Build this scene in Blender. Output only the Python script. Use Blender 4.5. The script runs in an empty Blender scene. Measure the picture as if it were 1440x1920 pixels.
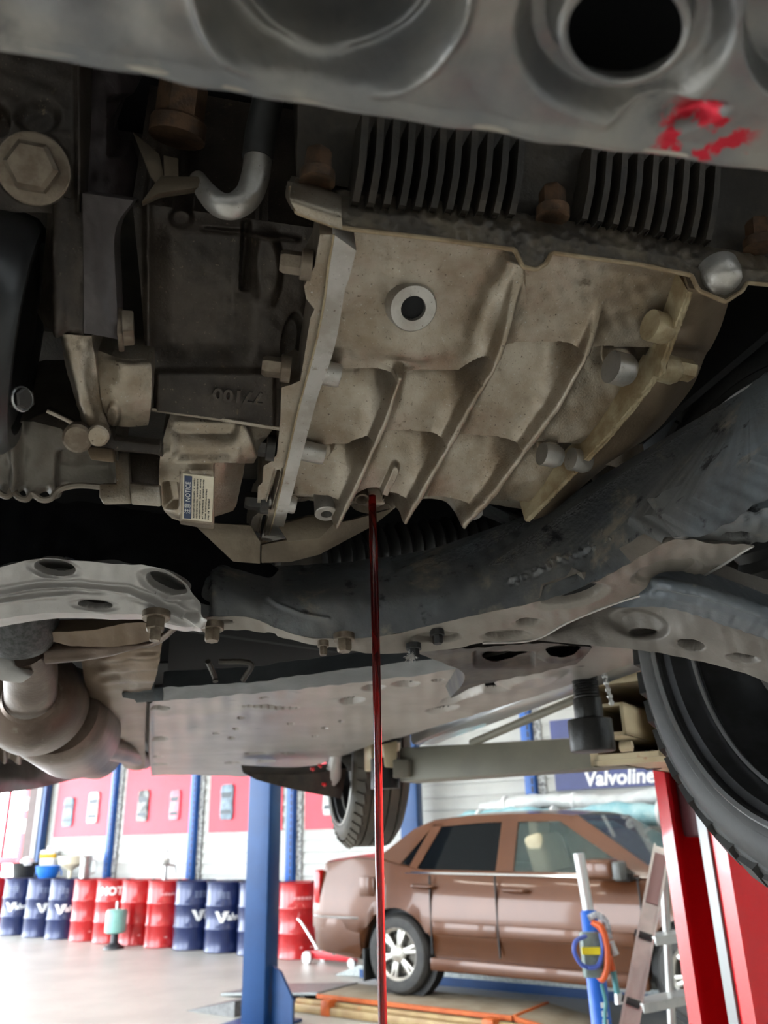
import bpy, bmesh, math, random
import numpy as np
from mathutils import Vector, Matrix
random.seed(7); rng = np.random.default_rng(7)
scene = bpy.context.scene
COL = scene.collection
# ------------------------------------------------------------------ camera
F = 1500.0                                   # focal length in pixels of the 1440x1920 frame
TH = math.atan(F/3736); RHO = math.asin(100/3736); PSI = math.radians(14.6)
CF = np.array([math.sin(PSI)*math.cos(TH), math.cos(PSI)*math.cos(TH), math.sin(TH)])
_r0 = np.array([math.cos(PSI), -math.sin(PSI), 0.0]); _u0 = np.cross(_r0, CF)
CR = math.cos(RHO)*_r0 - math.sin(RHO)*_u0
CU = math.cos(RHO)*_u0 + math.sin(RHO)*_r0
CAM = np.array([0.0, 0.0, 1.45])
cd = bpy.data.cameras.new('camera'); cam = bpy.data.objects.new('camera', cd); COL.objects.link(cam)
cam.matrix_world = Matrix(((CR[0], CU[0], -CF[0], CAM[0]), (CR[1], CU[1], -CF[1], CAM[1]), (CR[2], CU[2], -CF[2], CAM[2]), (0, 0, 0, 1)))
cd.sensor_fit = 'VERTICAL'; cd.sensor_height = 36.0; cd.sensor_width = 27.0; cd.lens = F/1920*36
cd.clip_start = 0.01; cd.clip_end = 200
cd.dof.use_dof = True; cd.dof.focus_distance = 0.78; cd.dof.aperture_fstop = 9.0
scene.camera = cam
# ------------------------------------------------------------------ daylight and exposure
w = bpy.data.worlds.new('world'); scene.world = w; w.use_nodes = True
bg = w.node_tree.nodes['Background']; bg.inputs[0].default_value = (0.86, 0.94, 1.0, 1); bg.inputs[1].default_value = 9.5
vs = scene.view_settings; vs.view_transform = 'Standard'; vs.look = 'None'; vs.gamma = 1.0; vs.use_curve_mapping = False
vs.exposure = 0.66
def area_light(name, loc, rot, sx, sy, power, col):
    l = bpy.data.lights.new(name, 'AREA'); l.shape = 'RECTANGLE'; l.size = sx; l.size_y = sy; l.energy = power; l.color = col
    o = bpy.data.objects.new(name, l); o.location = loc; o.rotation_euler = rot; COL.objects.link(o); return o
# ------------------------------------------------------------------ geometry helpers
def V3(a): return np.array(a, float)
def ray(x, y):
    x = np.asarray(x, float); y = np.asarray(y, float)
    return CF + ((x-720)/F)[..., None]*CR + ((960-y)/F)[..., None]*CU
def PY(x, y, d):                              # point seen at pixel (x, y), d metres rearward of the camera along the lifted car
    v = ray(x, y); return CAM + v*(np.asarray(d, float)/v[..., 1])[..., None]
def PZ(x, y, z):                              # point seen at pixel (x, y) at height z
    v = ray(x, y); return CAM + v*((z-CAM[2])/v[..., 2])[..., None]
def PXX(x, y, X):
    v = ray(x, y); return CAM + v*(X/v[..., 0])[..., None]
def PPL(x, y, p, n):
    v = ray(x, y); return CAM + v*(((V3(p)-CAM)@V3(n))/(v@V3(n)))[..., None]
def unit(v): v = V3(v); return v/np.linalg.norm(v)

def link(o, parent):
    COL.objects.link(o)
    if parent is not None:
        o.parent = parent
        if parent.type == 'EMPTY': o.matrix_parent_inverse = Matrix.Translation(-Vector(parent.location))
def mk(name, vf, mat, parent=None, smooth=38, bevel=0, seg=2, mats=None, fmat=None):
    v, f = vf
    me = bpy.data.meshes.new(name); me.from_pydata([tuple(map(float, p)) for p in v], [], [tuple(int(i) for i in q) for q in f])
    bm = bmesh.new(); bm.from_mesh(me)
    if fmat is not None:
        for fc, mi in zip(bm.faces, fmat): fc.material_index = mi
    if bevel > 0:
        bmesh.ops.remove_doubles(bm, verts=bm.verts, dist=1e-6)
        es = [e for e in bm.edges if len(e.link_faces) == 2 and e.calc_face_angle(0) > 0.6]
        bmesh.ops.bevel(bm, geom=es, offset=bevel, segments=seg, profile=0.5, affect='EDGES', clamp_overlap=True)
    bmesh.ops.recalc_face_normals(bm, faces=bm.faces)
    for fc in bm.faces: fc.smooth = smooth > 0
    bm.to_mesh(me); bm.free()
    if smooth > 0: me.set_sharp_from_angle(angle=math.radians(smooth))
    for m in (mats or [mat]): me.materials.append(m)
    o = bpy.data.objects.new(name, me); link(o, parent); return o
def join(parts):
    V, Fc, n = [], [], 0
    for v, f in parts:
        V.extend([tuple(p) for p in v]); Fc.extend([tuple(i+n for i in q) for q in f]); n += len(v)
    return V, Fc
def tf(vf, M):
    M = Matrix(M); return [tuple(M @ Vector(p)) for p in vf[0]], vf[1]
def basis(axis, hint=(0, 0, 1)):
    a = unit(axis); h = V3(hint)
    if abs(a@unit(h)) > 0.95: h = V3((1, 0, 0)) if abs(a[0]) < 0.9 else V3((0, 1, 0))
    b = unit(np.cross(h, a)); c = np.cross(a, b); return a, b, c
def box(c, hx, hy, hz, ex=(1, 0, 0), ey=(0, 1, 0), ez=(0, 0, 1)):
    c, ex, ey, ez = V3(c), V3(ex), V3(ey), V3(ez)
    v = [c+sx*hx*ex+sy*hy*ey+sz*hz*ez for sz in (-1, 1) for sx, sy in ((-1, -1), (1, -1), (1, 1), (-1, 1))]
    return v, [(3, 2, 1, 0), (4, 5, 6, 7), (0, 1, 5, 4), (1, 2, 6, 5), (2, 3, 7, 6), (3, 0, 4, 7)]
def prism(poly, vec):
    n = len(poly); vec = V3(vec)
    v = [V3(p) for p in poly]+[V3(p)+vec for p in poly]
    return v, [tuple(range(n))[::-1], tuple(range(n, 2*n))]+[(i, (i+1) % n, n+(i+1) % n, n+i) for i in range(n)]
def lathe(p0, axis, prof, seg=24, hint=(0, 0, 1), cap=True, phase=0.0, sx=1.0, sy=1.0):
    a, b, c = basis(axis, hint); p0 = V3(p0); v = []; f = []
    for t, r in prof:
        for k in range(seg):
            th = 2*math.pi*k/seg+phase
            v.append(p0+a*t+b*(r*sx*math.cos(th))+c*(r*sy*math.sin(th)))
    for i in range(len(prof)-1):
        for k in range(seg):
            k2 = (k+1) % seg; f.append((i*seg+k, i*seg+k2, (i+1)*seg+k2, (i+1)*seg+k))
    if cap:
        f.append(tuple(range(seg))[::-1]); f.append(tuple(range((len(prof)-1)*seg, len(prof)*seg)))
    return v, f
def cyl(p0, p1, r0, r1=None, seg=20): 
    p0, p1 = V3(p0), V3(p1); L = np.linalg.norm(p1-p0)
    return lathe(p0, p1-p0, [(0, r0), (L, r0 if r1 is None else r1)], seg)
def catmull(P, sub=12):
    P = np.asarray(P, float); n = len(P)
    if n < 3: return P
    Q = np.concatenate([[2*P[0]-P[1]], P, [2*P[-1]-P[-2]]]); out = []
    t = np.linspace(0, 1, sub, endpoint=False)
    for i in range(n-1):
        a, b, c, d = Q[i], Q[i+1], Q[i+2], Q[i+3]
        tt = t.reshape((-1,)+(1,)*a.ndim)
        out.append(0.5*(2*b+(c-a)*tt+(2*a-5*b+4*c-d)*tt**2+(3*b-a-3*c+d)*tt**3))
    out.append(P[-1:]); return np.concatenate(out)
def resample(P, n, smooth=True, dims=2):
    P = np.asarray(P, float)
    if smooth and len(P) > 2: P = catmull(P)
    s = np.concatenate([[0], np.cumsum(np.linalg.norm(np.diff(P[:, :dims], axis=0), axis=1))])
    t = np.linspace(0, s[-1], n)
    return np.stack([np.interp(t, s, P[:, k]) for k in range(P.shape[1])], 1)
def tube(path, r, seg=12, smooth=True, n=None, cap=True):
    P = np.asarray(path, float)
    if smooth and len(P) > 2: P = resample(P, n or 8*len(P), True, 3)
    R = np.interp(np.linspace(0, 1, len(P)), np.linspace(0, 1, len(np.atleast_1d(r))), np.atleast_1d(r))
    T = np.gradient(P, axis=0); T /= np.linalg.norm(T, axis=1)[:, None]
    _, b, _ = basis(T[0]); v = []; f = []
    for i in range(len(P)):
        b = b-T[i]*(b@T[i]); b /= np.linalg.norm(b); c = np.cross(T[i], b)
        for k in range(seg):
            th = 2*math.pi*k/seg; v.append(P[i]+R[i]*(b*math.cos(th)+c*math.sin(th)))
    for i in range(len(P)-1):
        for k in range(seg):
            k2 = (k+1) % seg; f.append((i*seg+k, i*seg+k2, (i+1)*seg+k2, (i+1)*seg+k))
    if cap: f.append(tuple(range(seg))[::-1]); f.append(tuple(range((len(P)-1)*seg, len(P)*seg)))
    return v, f
def loft(curves, nu, nv, dep=None, h=None, back=0.0, smooth=True, vsmooth=True, bvec=None, close=True, cut=None, raw=False):
    """surface through pixel curves with a rearward distance for each point; h is relief in metres; back gives it a solid body"""
    rows = []
    for c in curves:
        c = np.asarray(c, float)
        if c.shape[1] == 2: c = np.concatenate([c, np.ones((len(c), 1))], 1)
        rows.append(c if raw else resample(c, nu, smooth))
    R = np.stack(rows)
    if vsmooth and len(R) > 2: R = catmull(R, 16)
    t = np.linspace(0, len(R)-1, nv); i = np.minimum(t.astype(int), len(R)-2); fr = (t-i)[:, None, None]
    G = R[i]*(1-fr)+R[i+1]*fr
    X, Y, D = G[..., 0], G[..., 1], G[..., 2]
    if dep is not None: D = dep(X, Y)
    P = PY(X, Y, D)
    N = np.cross(np.gradient(P, axis=1), np.gradient(P, axis=0)); N /= np.linalg.norm(N, axis=2)[..., None]+1e-12
    if np.sum(N*(CAM-P)) < 0: N = -N
    if h is not None: P = P+N*h(X, Y)[..., None]
    v = P.reshape(-1, 3); idx = np.arange(nv*nu).reshape(nv, nu)
    q = np.stack([idx[:-1, :-1], idx[:-1, 1:], idx[1:, 1:], idx[1:, :-1]], -1).reshape(-1, 4).tolist()
    if cut is not None:
        cm = cut(X, Y).reshape(-1); q = [f for f in q if not (cm[f[0]] and cm[f[1]] and cm[f[2]] and cm[f[3]])]
    if back or bvec is not None:
        bv = V3(bvec) if bvec is not None else -unit(N.reshape(-1, 3).mean(0))*back
        loop = list(idx[0, :])+list(idx[1:, -1])+list(idx[-1, -2::-1])+list(idx[-2:0:-1, 0])
        n0 = len(v); m = len(loop); v = np.concatenate([v, v[loop]+bv])
        for k in range(m): q.append([loop[k], loop[(k+1) % m], n0+(k+1) % m, n0+k])
        if close: q.append([n0+k for k in range(m)])
    return v, q
def sst(a, b, x):
    t = np.clip((x-a)/(b-a), 0, 1); return t*t*(3-2*t)
def pdist(x, y, poly):
    poly = np.asarray(poly, float); L = np.concatenate([[0], np.cumsum(np.linalg.norm(np.diff(poly, axis=0), axis=1))])
    best = np.full(x.shape, 1e9); tt = np.zeros(x.shape)
    for k in range(len(poly)-1):
        a, b = poly[k], poly[k+1]; e = b-a; l2 = e@e
        t = np.clip(((x-a[0])*e[0]+(y-a[1])*e[1])/l2, 0, 1)
        dd = np.hypot(x-a[0]-t*e[0], y-a[1]-t*e[1]); m = dd < best
        best = np.where(m, dd, best); tt = np.where(m, (L[k]+t*math.sqrt(l2))/L[-1], tt)
    return best, tt
def ridge(x, y, poly, w0, w1, H, f0=0.0, f1=0.0):
    d, t = pdist(x, y, poly); p = H*(1-sst(w0, w1, d))
    if f0 > 0: p = p*sst(0, f0, t)
    if f1 > 0: p = p*sst(0, f1, 1-t)
    return p
def ell(x, y, cx, cy, rx, ry, ang=0):
    a = math.radians(ang); dx, dy = x-cx, y-cy
    return np.hypot((dx*math.cos(a)+dy*math.sin(a))/rx, (-dx*math.sin(a)+dy*math.cos(a))/ry)
def pit(x, y, cx, cy, rx, ry, ang, depth, e0=0.85, e1=1.0):
    return -depth*(1-sst(e0, e1, ell(x, y, cx, cy, rx, ry, ang)))
def rect(x, y, x0, y0, x1, y1, s=4):
    return sst(x0-s, x0+s, x)*(1-sst(x1-s, x1+s, x))*sst(y0-s, y0+s, y)*(1-sst(y1-s, y1+s, y))
def lumps(x, y, sc, amp, seed=0):
    r = np.random.default_rng(seed); z = np.zeros(np.shape(x))
    for k in range(14):
        a = r.uniform(0, 2*math.pi); fq = 2*math.pi/sc*r.uniform(.5, 2.2); z = z+np.sin((x*math.cos(a)+y*math.sin(a))*fq+r.uniform(0, 6.28))/14**.5
    return amp*z
# ------------------------------------------------------------------ scene-object helpers
def tag(o, label, cat=None, group=None, kind=None):
    if label: o['label'] = label
    if cat: o['category'] = cat
    if group: o['group'] = group
    if kind: o['kind'] = kind
    return o
def thing(name, label, cat, loc=(0, 0, 0), group=None, rz=0.0):
    o = bpy.data.objects.new(name, None); o.location = tuple(map(float, loc)); o.rotation_euler = (0, 0, rz); o.empty_display_size = .1
    COL.objects.link(o); return tag(o, label, cat, group)
def local(o):                                  # children of a thing built in the thing's own frame
    o.matrix_parent_inverse = Matrix.Identity(4); return o
def dup(root, loc, rz, label=None):
    r = root.copy(); COL.objects.link(r); r.location = tuple(map(float, loc)); r.rotation_euler = (0, 0, rz)
    if label: r['label'] = label
    for ch in list(root.children):
        c = ch.copy(); COL.objects.link(c); c.parent = r
        for g in list(ch.children):
            d = g.copy(); COL.objects.link(d); d.parent = c
    return r
def text_mesh(s, size=1.0, align='CENTER', extrude=0.0, shear=0.0, off=0.0):
    cu = bpy.data.curves.new('lettering', 'FONT'); cu.body = s; cu.size = size; cu.align_x = align; cu.align_y = 'CENTER'; cu.extrude = extrude; cu.shear = shear; cu.offset = off
    cu.resolution_u = 3
    o = bpy.data.objects.new('lettering', cu); COL.objects.link(o)
    bpy.context.view_layer.update()
    me = bpy.data.meshes.new_from_object(o.evaluated_get(bpy.context.evaluated_depsgraph_get()))
    v = [tuple(p.co) for p in me.vertices]; f = [tuple(p.vertices) for p in me.polygons]
    bpy.data.objects.remove(o); bpy.data.curves.remove(cu); bpy.data.meshes.remove(me)
    return v, f
def place2d(vf, o, ex, ey, ez=None):
    o, ex, ey = V3(o), V3(ex), V3(ey); ez = np.cross(ex, ey) if ez is None else V3(ez)
    return [o+ex*p[0]+ey*p[1]+ez*p[2] for p in vf[0]], vf[1]
# ------------------------------------------------------------------ materials
def mat(name, c, c2=None, scale=6.0, rough=.5, metal=0.0, bump=0.0, bscale=120.0, lo=.38, hi=.62, spots=None, coat=0.0, streak=None, alpha=1.0, trans=0.0, emit=None, ior=1.45, rvar=0.0):
    m = bpy.data.materials.new(name); m.use_nodes = True; nt = m.node_tree; N = nt.nodes; L = nt.links
    b = N['Principled BSDF']; b.inputs['Roughness'].default_value = rough; b.inputs['Metallic'].default_value = metal; b.inputs['IOR'].default_value = ior
    b.inputs['Coat Weight'].default_value = coat; b.inputs['Coat Roughness'].default_value = .06
    b.inputs['Alpha'].default_value = alpha; b.inputs['Transmission Weight'].default_value = trans
    b.inputs['Base Color'].default_value = (*c, 1)
    if emit: b.inputs['Emission Color'].default_value = (*emit[0], 1); b.inputs['Emission Strength'].default_value = emit[1]
    tc = N.new('ShaderNodeTexCoord'); co = tc.outputs['Object']
    def noise(sc, det=6, rg=.6, vec=None):
        n = N.new('ShaderNodeTexNoise'); n.inputs['Scale'].default_value = sc; n.inputs['Detail'].default_value = det; n.inputs['Roughness'].default_value = rg
        L.new(vec or co, n.inputs['Vector']); return n
    def mr(out, a, bb, c0=0, c1=1):
        q = N.new('ShaderNodeMapRange'); q.interpolation_type = 'SMOOTHSTEP'; L.new(out, q.inputs['Value'])
        for nm, vv in zip(('From Min', 'From Max', 'To Min', 'To Max'), (a, bb, c0, c1)): q.inputs[nm].default_value = vv
        return q.outputs['Result']
    def mix(fac, A, B):
        q = N.new('ShaderNodeMix'); q.data_type = 'RGBA'; L.new(fac, q.inputs['Factor'])
        for s, vv in (('A', A), ('B', B)):
            sock = [i for i in q.inputs if i.name == s and i.type == 'RGBA'][0]
            if isinstance(vv, tuple): sock.default_value = (*vv, 1)
            else: L.new(vv, sock)
        return [o for o in q.outputs if o.type == 'RGBA'][0]
    col = None
    if c2 is not None:
        n = noise(scale); fac = mr(n.outputs['Fac'], lo, hi); col = mix(fac, c, c2)
        if rvar: L.new(mr(n.outputs['Fac'], lo, hi, rough-rvar, rough+rvar), b.inputs['Roughness'])
    for sp in (spots or []):
        n = noise(sp[1], 8, .65); fac = mr(n.outputs['Fac'], sp[2], sp[3])
        if len(sp) > 4:                                 # confined to a ball: (centre, radius)
            d = N.new('ShaderNodeVectorMath'); d.operation = 'DISTANCE'; L.new(co, d.inputs[0]); d.inputs[1].default_value = tuple(map(float, sp[4]))
            k = mr(d.outputs['Value'], sp[5]*.6, sp[5], 1, 0); q = N.new('ShaderNodeMath'); q.operation = 'MULTIPLY'; L.new(k, q.inputs[0]); L.new(fac, q.inputs[1]); fac = q.outputs[0]
        col = mix(fac, col if col is not None else c, sp[0])
    if col is not None: L.new(col, b.inputs['Base Color'])
    if bump:
        n1 = noise(bscale, 4, .6); bp = N.new('ShaderNodeBump'); bp.inputs['Strength'].default_value = bump; bp.inputs['Distance'].default_value = .3/bscale
        L.new(n1.outputs['Fac'], bp.inputs['Height']); L.new(bp.outputs['Normal'], b.inputs['Normal'])
    return m
# ================================================================== THE WORKSHOP
VE = unit((.644, -.765, 0)); VL = unit((.765, .644, 0)); UP = V3((0, 0, 1))      # along the rear wall (to the right), away from the camera
W0 = V3((2.06, 11.91, 0))
def WP(s, z, off=0.0): return W0-VE*s-VL*off+UP*z                                 # a point on the rear wall, off = metres in front of it
m_floor = mat('concrete_floor', (.50, .48, .44), (.40, .39, .36), 1.1, .42, 0, .12, 60, .3, .7, spots=[((.40, .38, .34), 5, .58, .75)])
m_siding = mat('white_siding', (.40, .40, .375), (.35, .35, .33), 2, .35, 0, .03, 50)
m_wallback = mat('wall_backing', (.55, .55, .52), rough=.7)
m_ceil = mat('ceiling_paint', (.62, .64, .64), rough=.8)
m_blue = mat('blue_steel', (.008, .050, .165), (.007, .042, .14), 3, .38, .1)
m_blue_hi = mat('bright_blue_steel', (.012, .10, .40), (.010, .08, .32), 3, .4)
m_red = mat('banner_red', (.72, .03, .06), (.66, .025, .05), 2, .45)
m_black = mat('black_paint', (.010, .010, .011), (.02, .02, .02), 8, .5)
m_white = mat('white_paint', (.8, .8, .8), rough=.5)
m_steel = mat('bare_steel', (.55, .55, .54), (.42, .42, .41), 12, .3, .9, .05, 200)
m_alu = mat('brushed_aluminium', (.50, .50, .48), (.40, .40, .39), 10, .36, .85, .06, 160)
fl = mk('floor', box((1, 9, -.05), 16, 18, .05), m_floor, smooth=0); tag(fl, 'pale stained concrete workshop floor', None, kind='structure')
ce = mk('ceiling', box((3.2, 9, 4.85), 9.7, 13.5, .05), m_ceil, smooth=0); tag(ce, 'pale workshop ceiling above the car bays', None, kind='structure')
wb = mk('wall_back', prism([WP(6.75, 0, -.10), WP(-14, 0, -.10), WP(-14, 0, -.02), WP(6.75, 0, -.02)], (0, 0, 4.8)), m_wallback, smooth=0)
tag(wb, 'white horizontal siding wall behind the drums', None, kind='structure')
bd = mk('siding_board', prism([WP(6.75, 0, 0), WP(-14, 0, 0), WP(-14, .14, -.012), WP(-14, .15, -.02), WP(6.75, .15, -.02), WP(6.75, .14, -.012)], VL*.012), m_siding, wb, smooth=0)
for k in range(1, 31):
    c = bd.copy(); COL.objects.link(c); c.location = (0, 0, .155*k)
wr = mk('wall_right', box((12.9, 6, 2.4), .1, 10.5, 2.4), mat('side_wall', (.5, .5, .48), rough=.8), smooth=0); tag(wr, 'plain grey side wall of the workshop', None, kind='structure')
wf_ = mk('wall_front', box((3.2, -5.0, 2.4), 9.7, .1, 2.4), mat('front_wall', (.55, .55, .53), rough=.8), smooth=0); tag(wf_, 'plain grey wall facing the siding wall', None, kind='structure')
wl_ = mk('wall_left', join([box((-6.5, 9, 4.15), .1, 13.5, .65), box((-6.5, -2.5, 2.4), .1, 2.5, 2.4), box((-6.5, 3.5, 2.4), .12, .3, 2.4), box((-6.5, 8.5, 2.4), .12, .3, 2.4), box((-6.5, 13.5, 2.4), .12, .3, 2.4)]), mat('left_wall', (.55, .55, .53), rough=.8), smooth=0); tag(wl_, 'grey side wall with open roller door bays', None, kind='structure')
# columns along the wall
n = 0
for s, wd, m, top in ((4.62, .12, m_blue_hi, 4.8), (2.56, .13, m_blue_hi, 4.8), (.50, .13, m_blue_hi, 4.8), (-3.32, .13, m_blue_hi, 4.8)):
    n += 1
    col = mk('trim_%d' % n, prism([WP(s-wd/2, 0, 0.001), WP(s+wd/2, 0, 0.001), WP(s+wd/2, 0, .10), WP(s-wd/2, 0, .10)], (0, 0, top)), m, bevel=.006)
    tag(col, 'bright blue slotted steel upright against the siding', None, kind='structure')
    mk('slotted_angle', prism([WP(s-wd/2-.10, 0, .002), WP(s-wd/2-.005, 0, .002), WP(s-wd/2-.005, 0, .02), WP(s-wd/2-.10, 0, .02)], (0, 0, top)), mat('slot_angle', (.45, .46, .45), (.1, .1, .1), 25, .5), col, smooth=0)
    hs = mk('slot', box(WP(s-wd/2+.03, .9, .102), .012, .003, .035, VE, VL, UP), m_black, col, smooth=0)
    for k in range(1, 26):
        c = hs.copy(); COL.objects.link(c); c.location = (0, 0, .09*k)
# red banners with printed cars
m_carprint = [mat('print_grey_blue', (.22, .30, .36), (.12, .16, .2), 9, .5), mat('print_pale', (.62, .62, .58), (.4, .42, .42), 9, .5), mat('print_dark', (.30, .31, .30), (.05, .05, .05), 9, .5), mat('print_rose', (.75, .30, .34), (.6, .2, .25), 9, .5)]
m_glassprint = mat('print_glass', (.03, .04, .05), rough=.4)
def car_print(bn, s, z, L, Wd, m):
    prof = [(-.5, .36), (-.46, .46), (-.30, .5), (-.05, .47), (.15, .47), (.32, .5), (.46, .45), (.5, .34)]
    poly = [WP(s+w_*Wd, z+t*L, .013) for t, w_ in prof]+[WP(s-w_*Wd, z+t*L, .013) for t, w_ in prof[::-1]]
    b = mk('car_print', prism(poly, -VL*.03), m, bn, bevel=.008)
    for t0, t1, a, b2 in ((.12, .27, .34, .42), (-.33, -.22, .40, .36)):
        q = [WP(s+a*Wd, z+t0*L, .044), WP(s-a*Wd, z+t0*L, .044), WP(s-b2*Wd, z+t1*L, .044), WP(s+b2*Wd, z+t1*L, .044)]
        mk('car_print_glass', prism(q, -VL*.004), m_glassprint, b, smooth=0)
for (s0, s1, lab, cars) in ((6.36, 4.75, 'red wall banner with a grey-blue and a pale car picture', ((5.95, 1.95, .50, .30, 0), (5.22, 2.0, .52, .30, 1))),
                          (4.36, 2.70, 'red wall banner with a pale car and a rose car picture', ((3.86, 1.98, .50, .28, 2), (3.06, 1.96, .46, .24, 3))),
                          (2.26, .72, 'red wall banner with one grey car picture', ((1.86, 1.96, .52, .28, 0),)),
                          (.28, -1.0, 'red wall banner behind the raised rear tyre', ((-.20, 1.95, .5, .26, 1),))):
    bn = mk('wall_banner', prism([WP(s0, 1.53, .001), WP(s1, 1.53, .001), WP(s1, 2.75, .001), WP(s0, 2.75, .001)], -VL*.012), m_red, smooth=0)
    tag(bn, lab, 'banner', 'red banners on the siding')
    for a in cars: car_print(bn, a[0], a[1], a[2], a[3], m_carprint[a[4]])
# navy sign with lettering
m_navy = mat('sign_navy', (.030, .040, .16), (.026, .035, .13), 3, .4)
sg = mk('wall_sign', prism([WP(-3.62, 1.86, .001), WP(-6.0, 1.86, .001), WP(-6.0, 2.66, .001), WP(-3.62, 2.66, .001)], -VL*.03), m_navy, smooth=0)
tag(sg, 'navy blue wall sign with slanted white lettering', 'sign')
mk('lettering', place2d(text_mesh('Valvoline', .225, 'LEFT', .004, .15, .006), WP(-3.98, 1.965, .036), VE, UP), m_white, sg, smooth=0)
mk('stripe', prism([WP(-4.28, 2.17, .032), WP(-4.8, 2.17, .032), WP(-4.8, 2.21, .032), WP(-4.31, 2.21, .032)], -VL*.004), m_white, sg, smooth=0)
mk('stripe', prism([WP(-4.24, 2.14, .032), WP(-4.28, 2.14, .032), WP(-4.32, 2.26, .032), WP(-4.24, 2.26, .032)], -VL*.004), m_red, sg, smooth=0)
# doorway at the wall's end: brown jamb, grey post, red window frame
dj = mk('door_1', prism([WP(7.12, 0, .02), WP(6.80, 0, .02), WP(6.80, 0, .12), WP(7.12, 0, .12)], (0, 0, 4.8)), mat('brown_jamb', (.085, .05, .045), (.07, .04, .035), 4, .6), smooth=0)
tag(dj, 'dark brown jamb panel of the daylight doorway', None, kind='structure')
mk('jamb_strip', prism([WP(6.79, 0, .02), WP(6.66, 0, .02), WP(6.66, 0, .16), WP(6.79, 0, .16)], (0, 0, 4.8)), mat('grey_jamb', (.33, .34, .35), rough=.5), dj, bevel=.01)
mk('jamb_strip', prism([WP(6.65, 0, .02), WP(6.55, 0, .02), WP(6.55, 0, .14), WP(6.65, 0, .14)], (0, 0, 4.8)), m_blue, dj, bevel=.01)
wf = mk('door_2', join([box(WP(7.45, 2.1, -.1), .11, .05, 2.1, VE, VL, UP), box(WP(8.75, 2.1, -.1), .09, .05, 2.1, VE, VL, UP), box(WP(8.1, 1.15, -.1), .72, .04, .06, VE, VL, UP), box(WP(8.1, 4.1, -.1), .72, .04, .1, VE, VL, UP)]), m_red, bevel=.006)
tag(wf, 'red framed glass door standing open to daylight', None, kind='structure')
for z in (1.75, 2.15, 2.55): mk('notice', box(WP(7.45, z, -.045), .07, .004, .12, VE, VL, UP), m_white, wf, smooth=0)
mk('glazing_bar', box(WP(8.15, 2.4, -.1), .02, .03, 1.7, VE, VL, UP), m_red, wf, smooth=0)
# ceiling lamps
m_lamp = mat('lamp_tube', (1, 1, 1), emit=((1, .95, .84), 34.0))
li = 0
for (x, y, rz) in ((-3.2, 1.0, 0), (-3.0, 3.6, 0), (-3.4, 6.4, 0), (3.2, 2.4, 0), (3.4, 4.8, 0), (6.2, 4.2, 0), (-1.2, 5.4, 0), (.9, 5.8, 0), (2.4, 7.6, 0), (-1.2, 8.6, 0), (-3.2, 10.4, 0), (2.2, 0.2, 0), (-1.2, -3.0, 0)):
    lt = thing('ceiling_lamp', 'twin tube strip lamp under the workshop ceiling', 'lamp', (x, y, 4.80), 'strip lamps under the ceiling', math.atan2(VE[1], VE[0]))
    local(mk('housing', box((0, 0, -.03), .75, .09, .03), m_white, lt, bevel=.01))
    for sy in (-.045, .045): local(mk('lamp_tube', cyl((-.7, sy, -.08), (.7, sy, -.08), .018, seg=10), m_lamp, lt))
# ------------------------------------------------------------------ oil drums
m_dblue = mat('drum_blue', (.008, .018, .085), (.007, .016, .075), 4, .28, .2, coat=.4)
m_dred = mat('drum_red', (.42, .007, .009), (.36, .006, .008), 4, .28, .1, coat=.4)
m_dlid = mat('drum_lid', (.03, .03, .035), rough=.4)
def drum_body(h=.88, r=.29):
    pr = [(0, r*.96), (.012, r*1.01), (.03, r), (.045, r*.985)]
    for z0 in (.29, .58): pr += [(z0-.03, r*.985), (z0-.012, r*1.02), (z0+.012, r*1.02), (z0+.03, r*.985)]
    return lathe((0, 0, 0), UP, pr+[(h-.04, r*.985), (h-.018, r), (h-.006, r*1.01), (h, r*.99), (h-.012, r*.955), (h-.014, .02)], 40)
def wrap(vf, r, a0, z0):
    return [((r+p[2])*math.cos(a0+p[0]/r), (r+p[2])*math.sin(a0+p[0]/r), z0+p[1]) for p in vf[0]], vf[1]
m_dprint = mat('drum_print', (.16, .19, .30), rough=.5); m_pinkprint = mat('drum_print_pink', (.62, .25, .26), rough=.5)
TX = {}
def txt(s, size, sh=0, off=0):
    if (s, size) not in TX: TX[(s, size)] = text_mesh(s, size, 'CENTER', 0.001, sh, off)
    return TX[(s, size)]
L0 = V3((-2.432, 16.587, 0)); L1 = V3((1.736, 11.638, 0))
def drumline(px):
    v = ray(px, 1760); n = np.cross(v, CU); A = L1-L0; t = ((CAM-L0)@n)/(A@n)
    # intersection of the pixel's vertical plane with the row the drums stand in
    p = L0+A*t; return V3((p[0], p[1], 0))
DR = [(-18, 'r', 0, 'red oil drum at the doorway end of the drum row'), (30, 'b', 1, 'navy oil drum with a black bucket on its lid'), (75, 'b', 2, 'navy oil drum with a bright blue tub on its lid'), (118, 'b', 3, 'navy oil drum beside the first red drum of the row'),
      (164, 'r', 0, 'red oil drum next to a navy drum, nothing on it'), (208, 'r', 4, 'red oil drum with large white lettering behind the green pump'), (257, 'r', 0, 'red oil drum between the lettered one and the pump-topped one'), (307, 'r', 5, 'red oil drum with a hand pump on its lid'),
      (361, 'b', 6, 'navy oil drum beside the pump-topped red drum'), (421, 'b', 7, 'navy oil drum with a whole white V emblem'), (484, 'b', 8, 'navy oil drum half hidden by the blue lift post'), (562, 'r', 9, 'red oil drum behind the tail of the brown car')]
body = drum_body()
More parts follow.
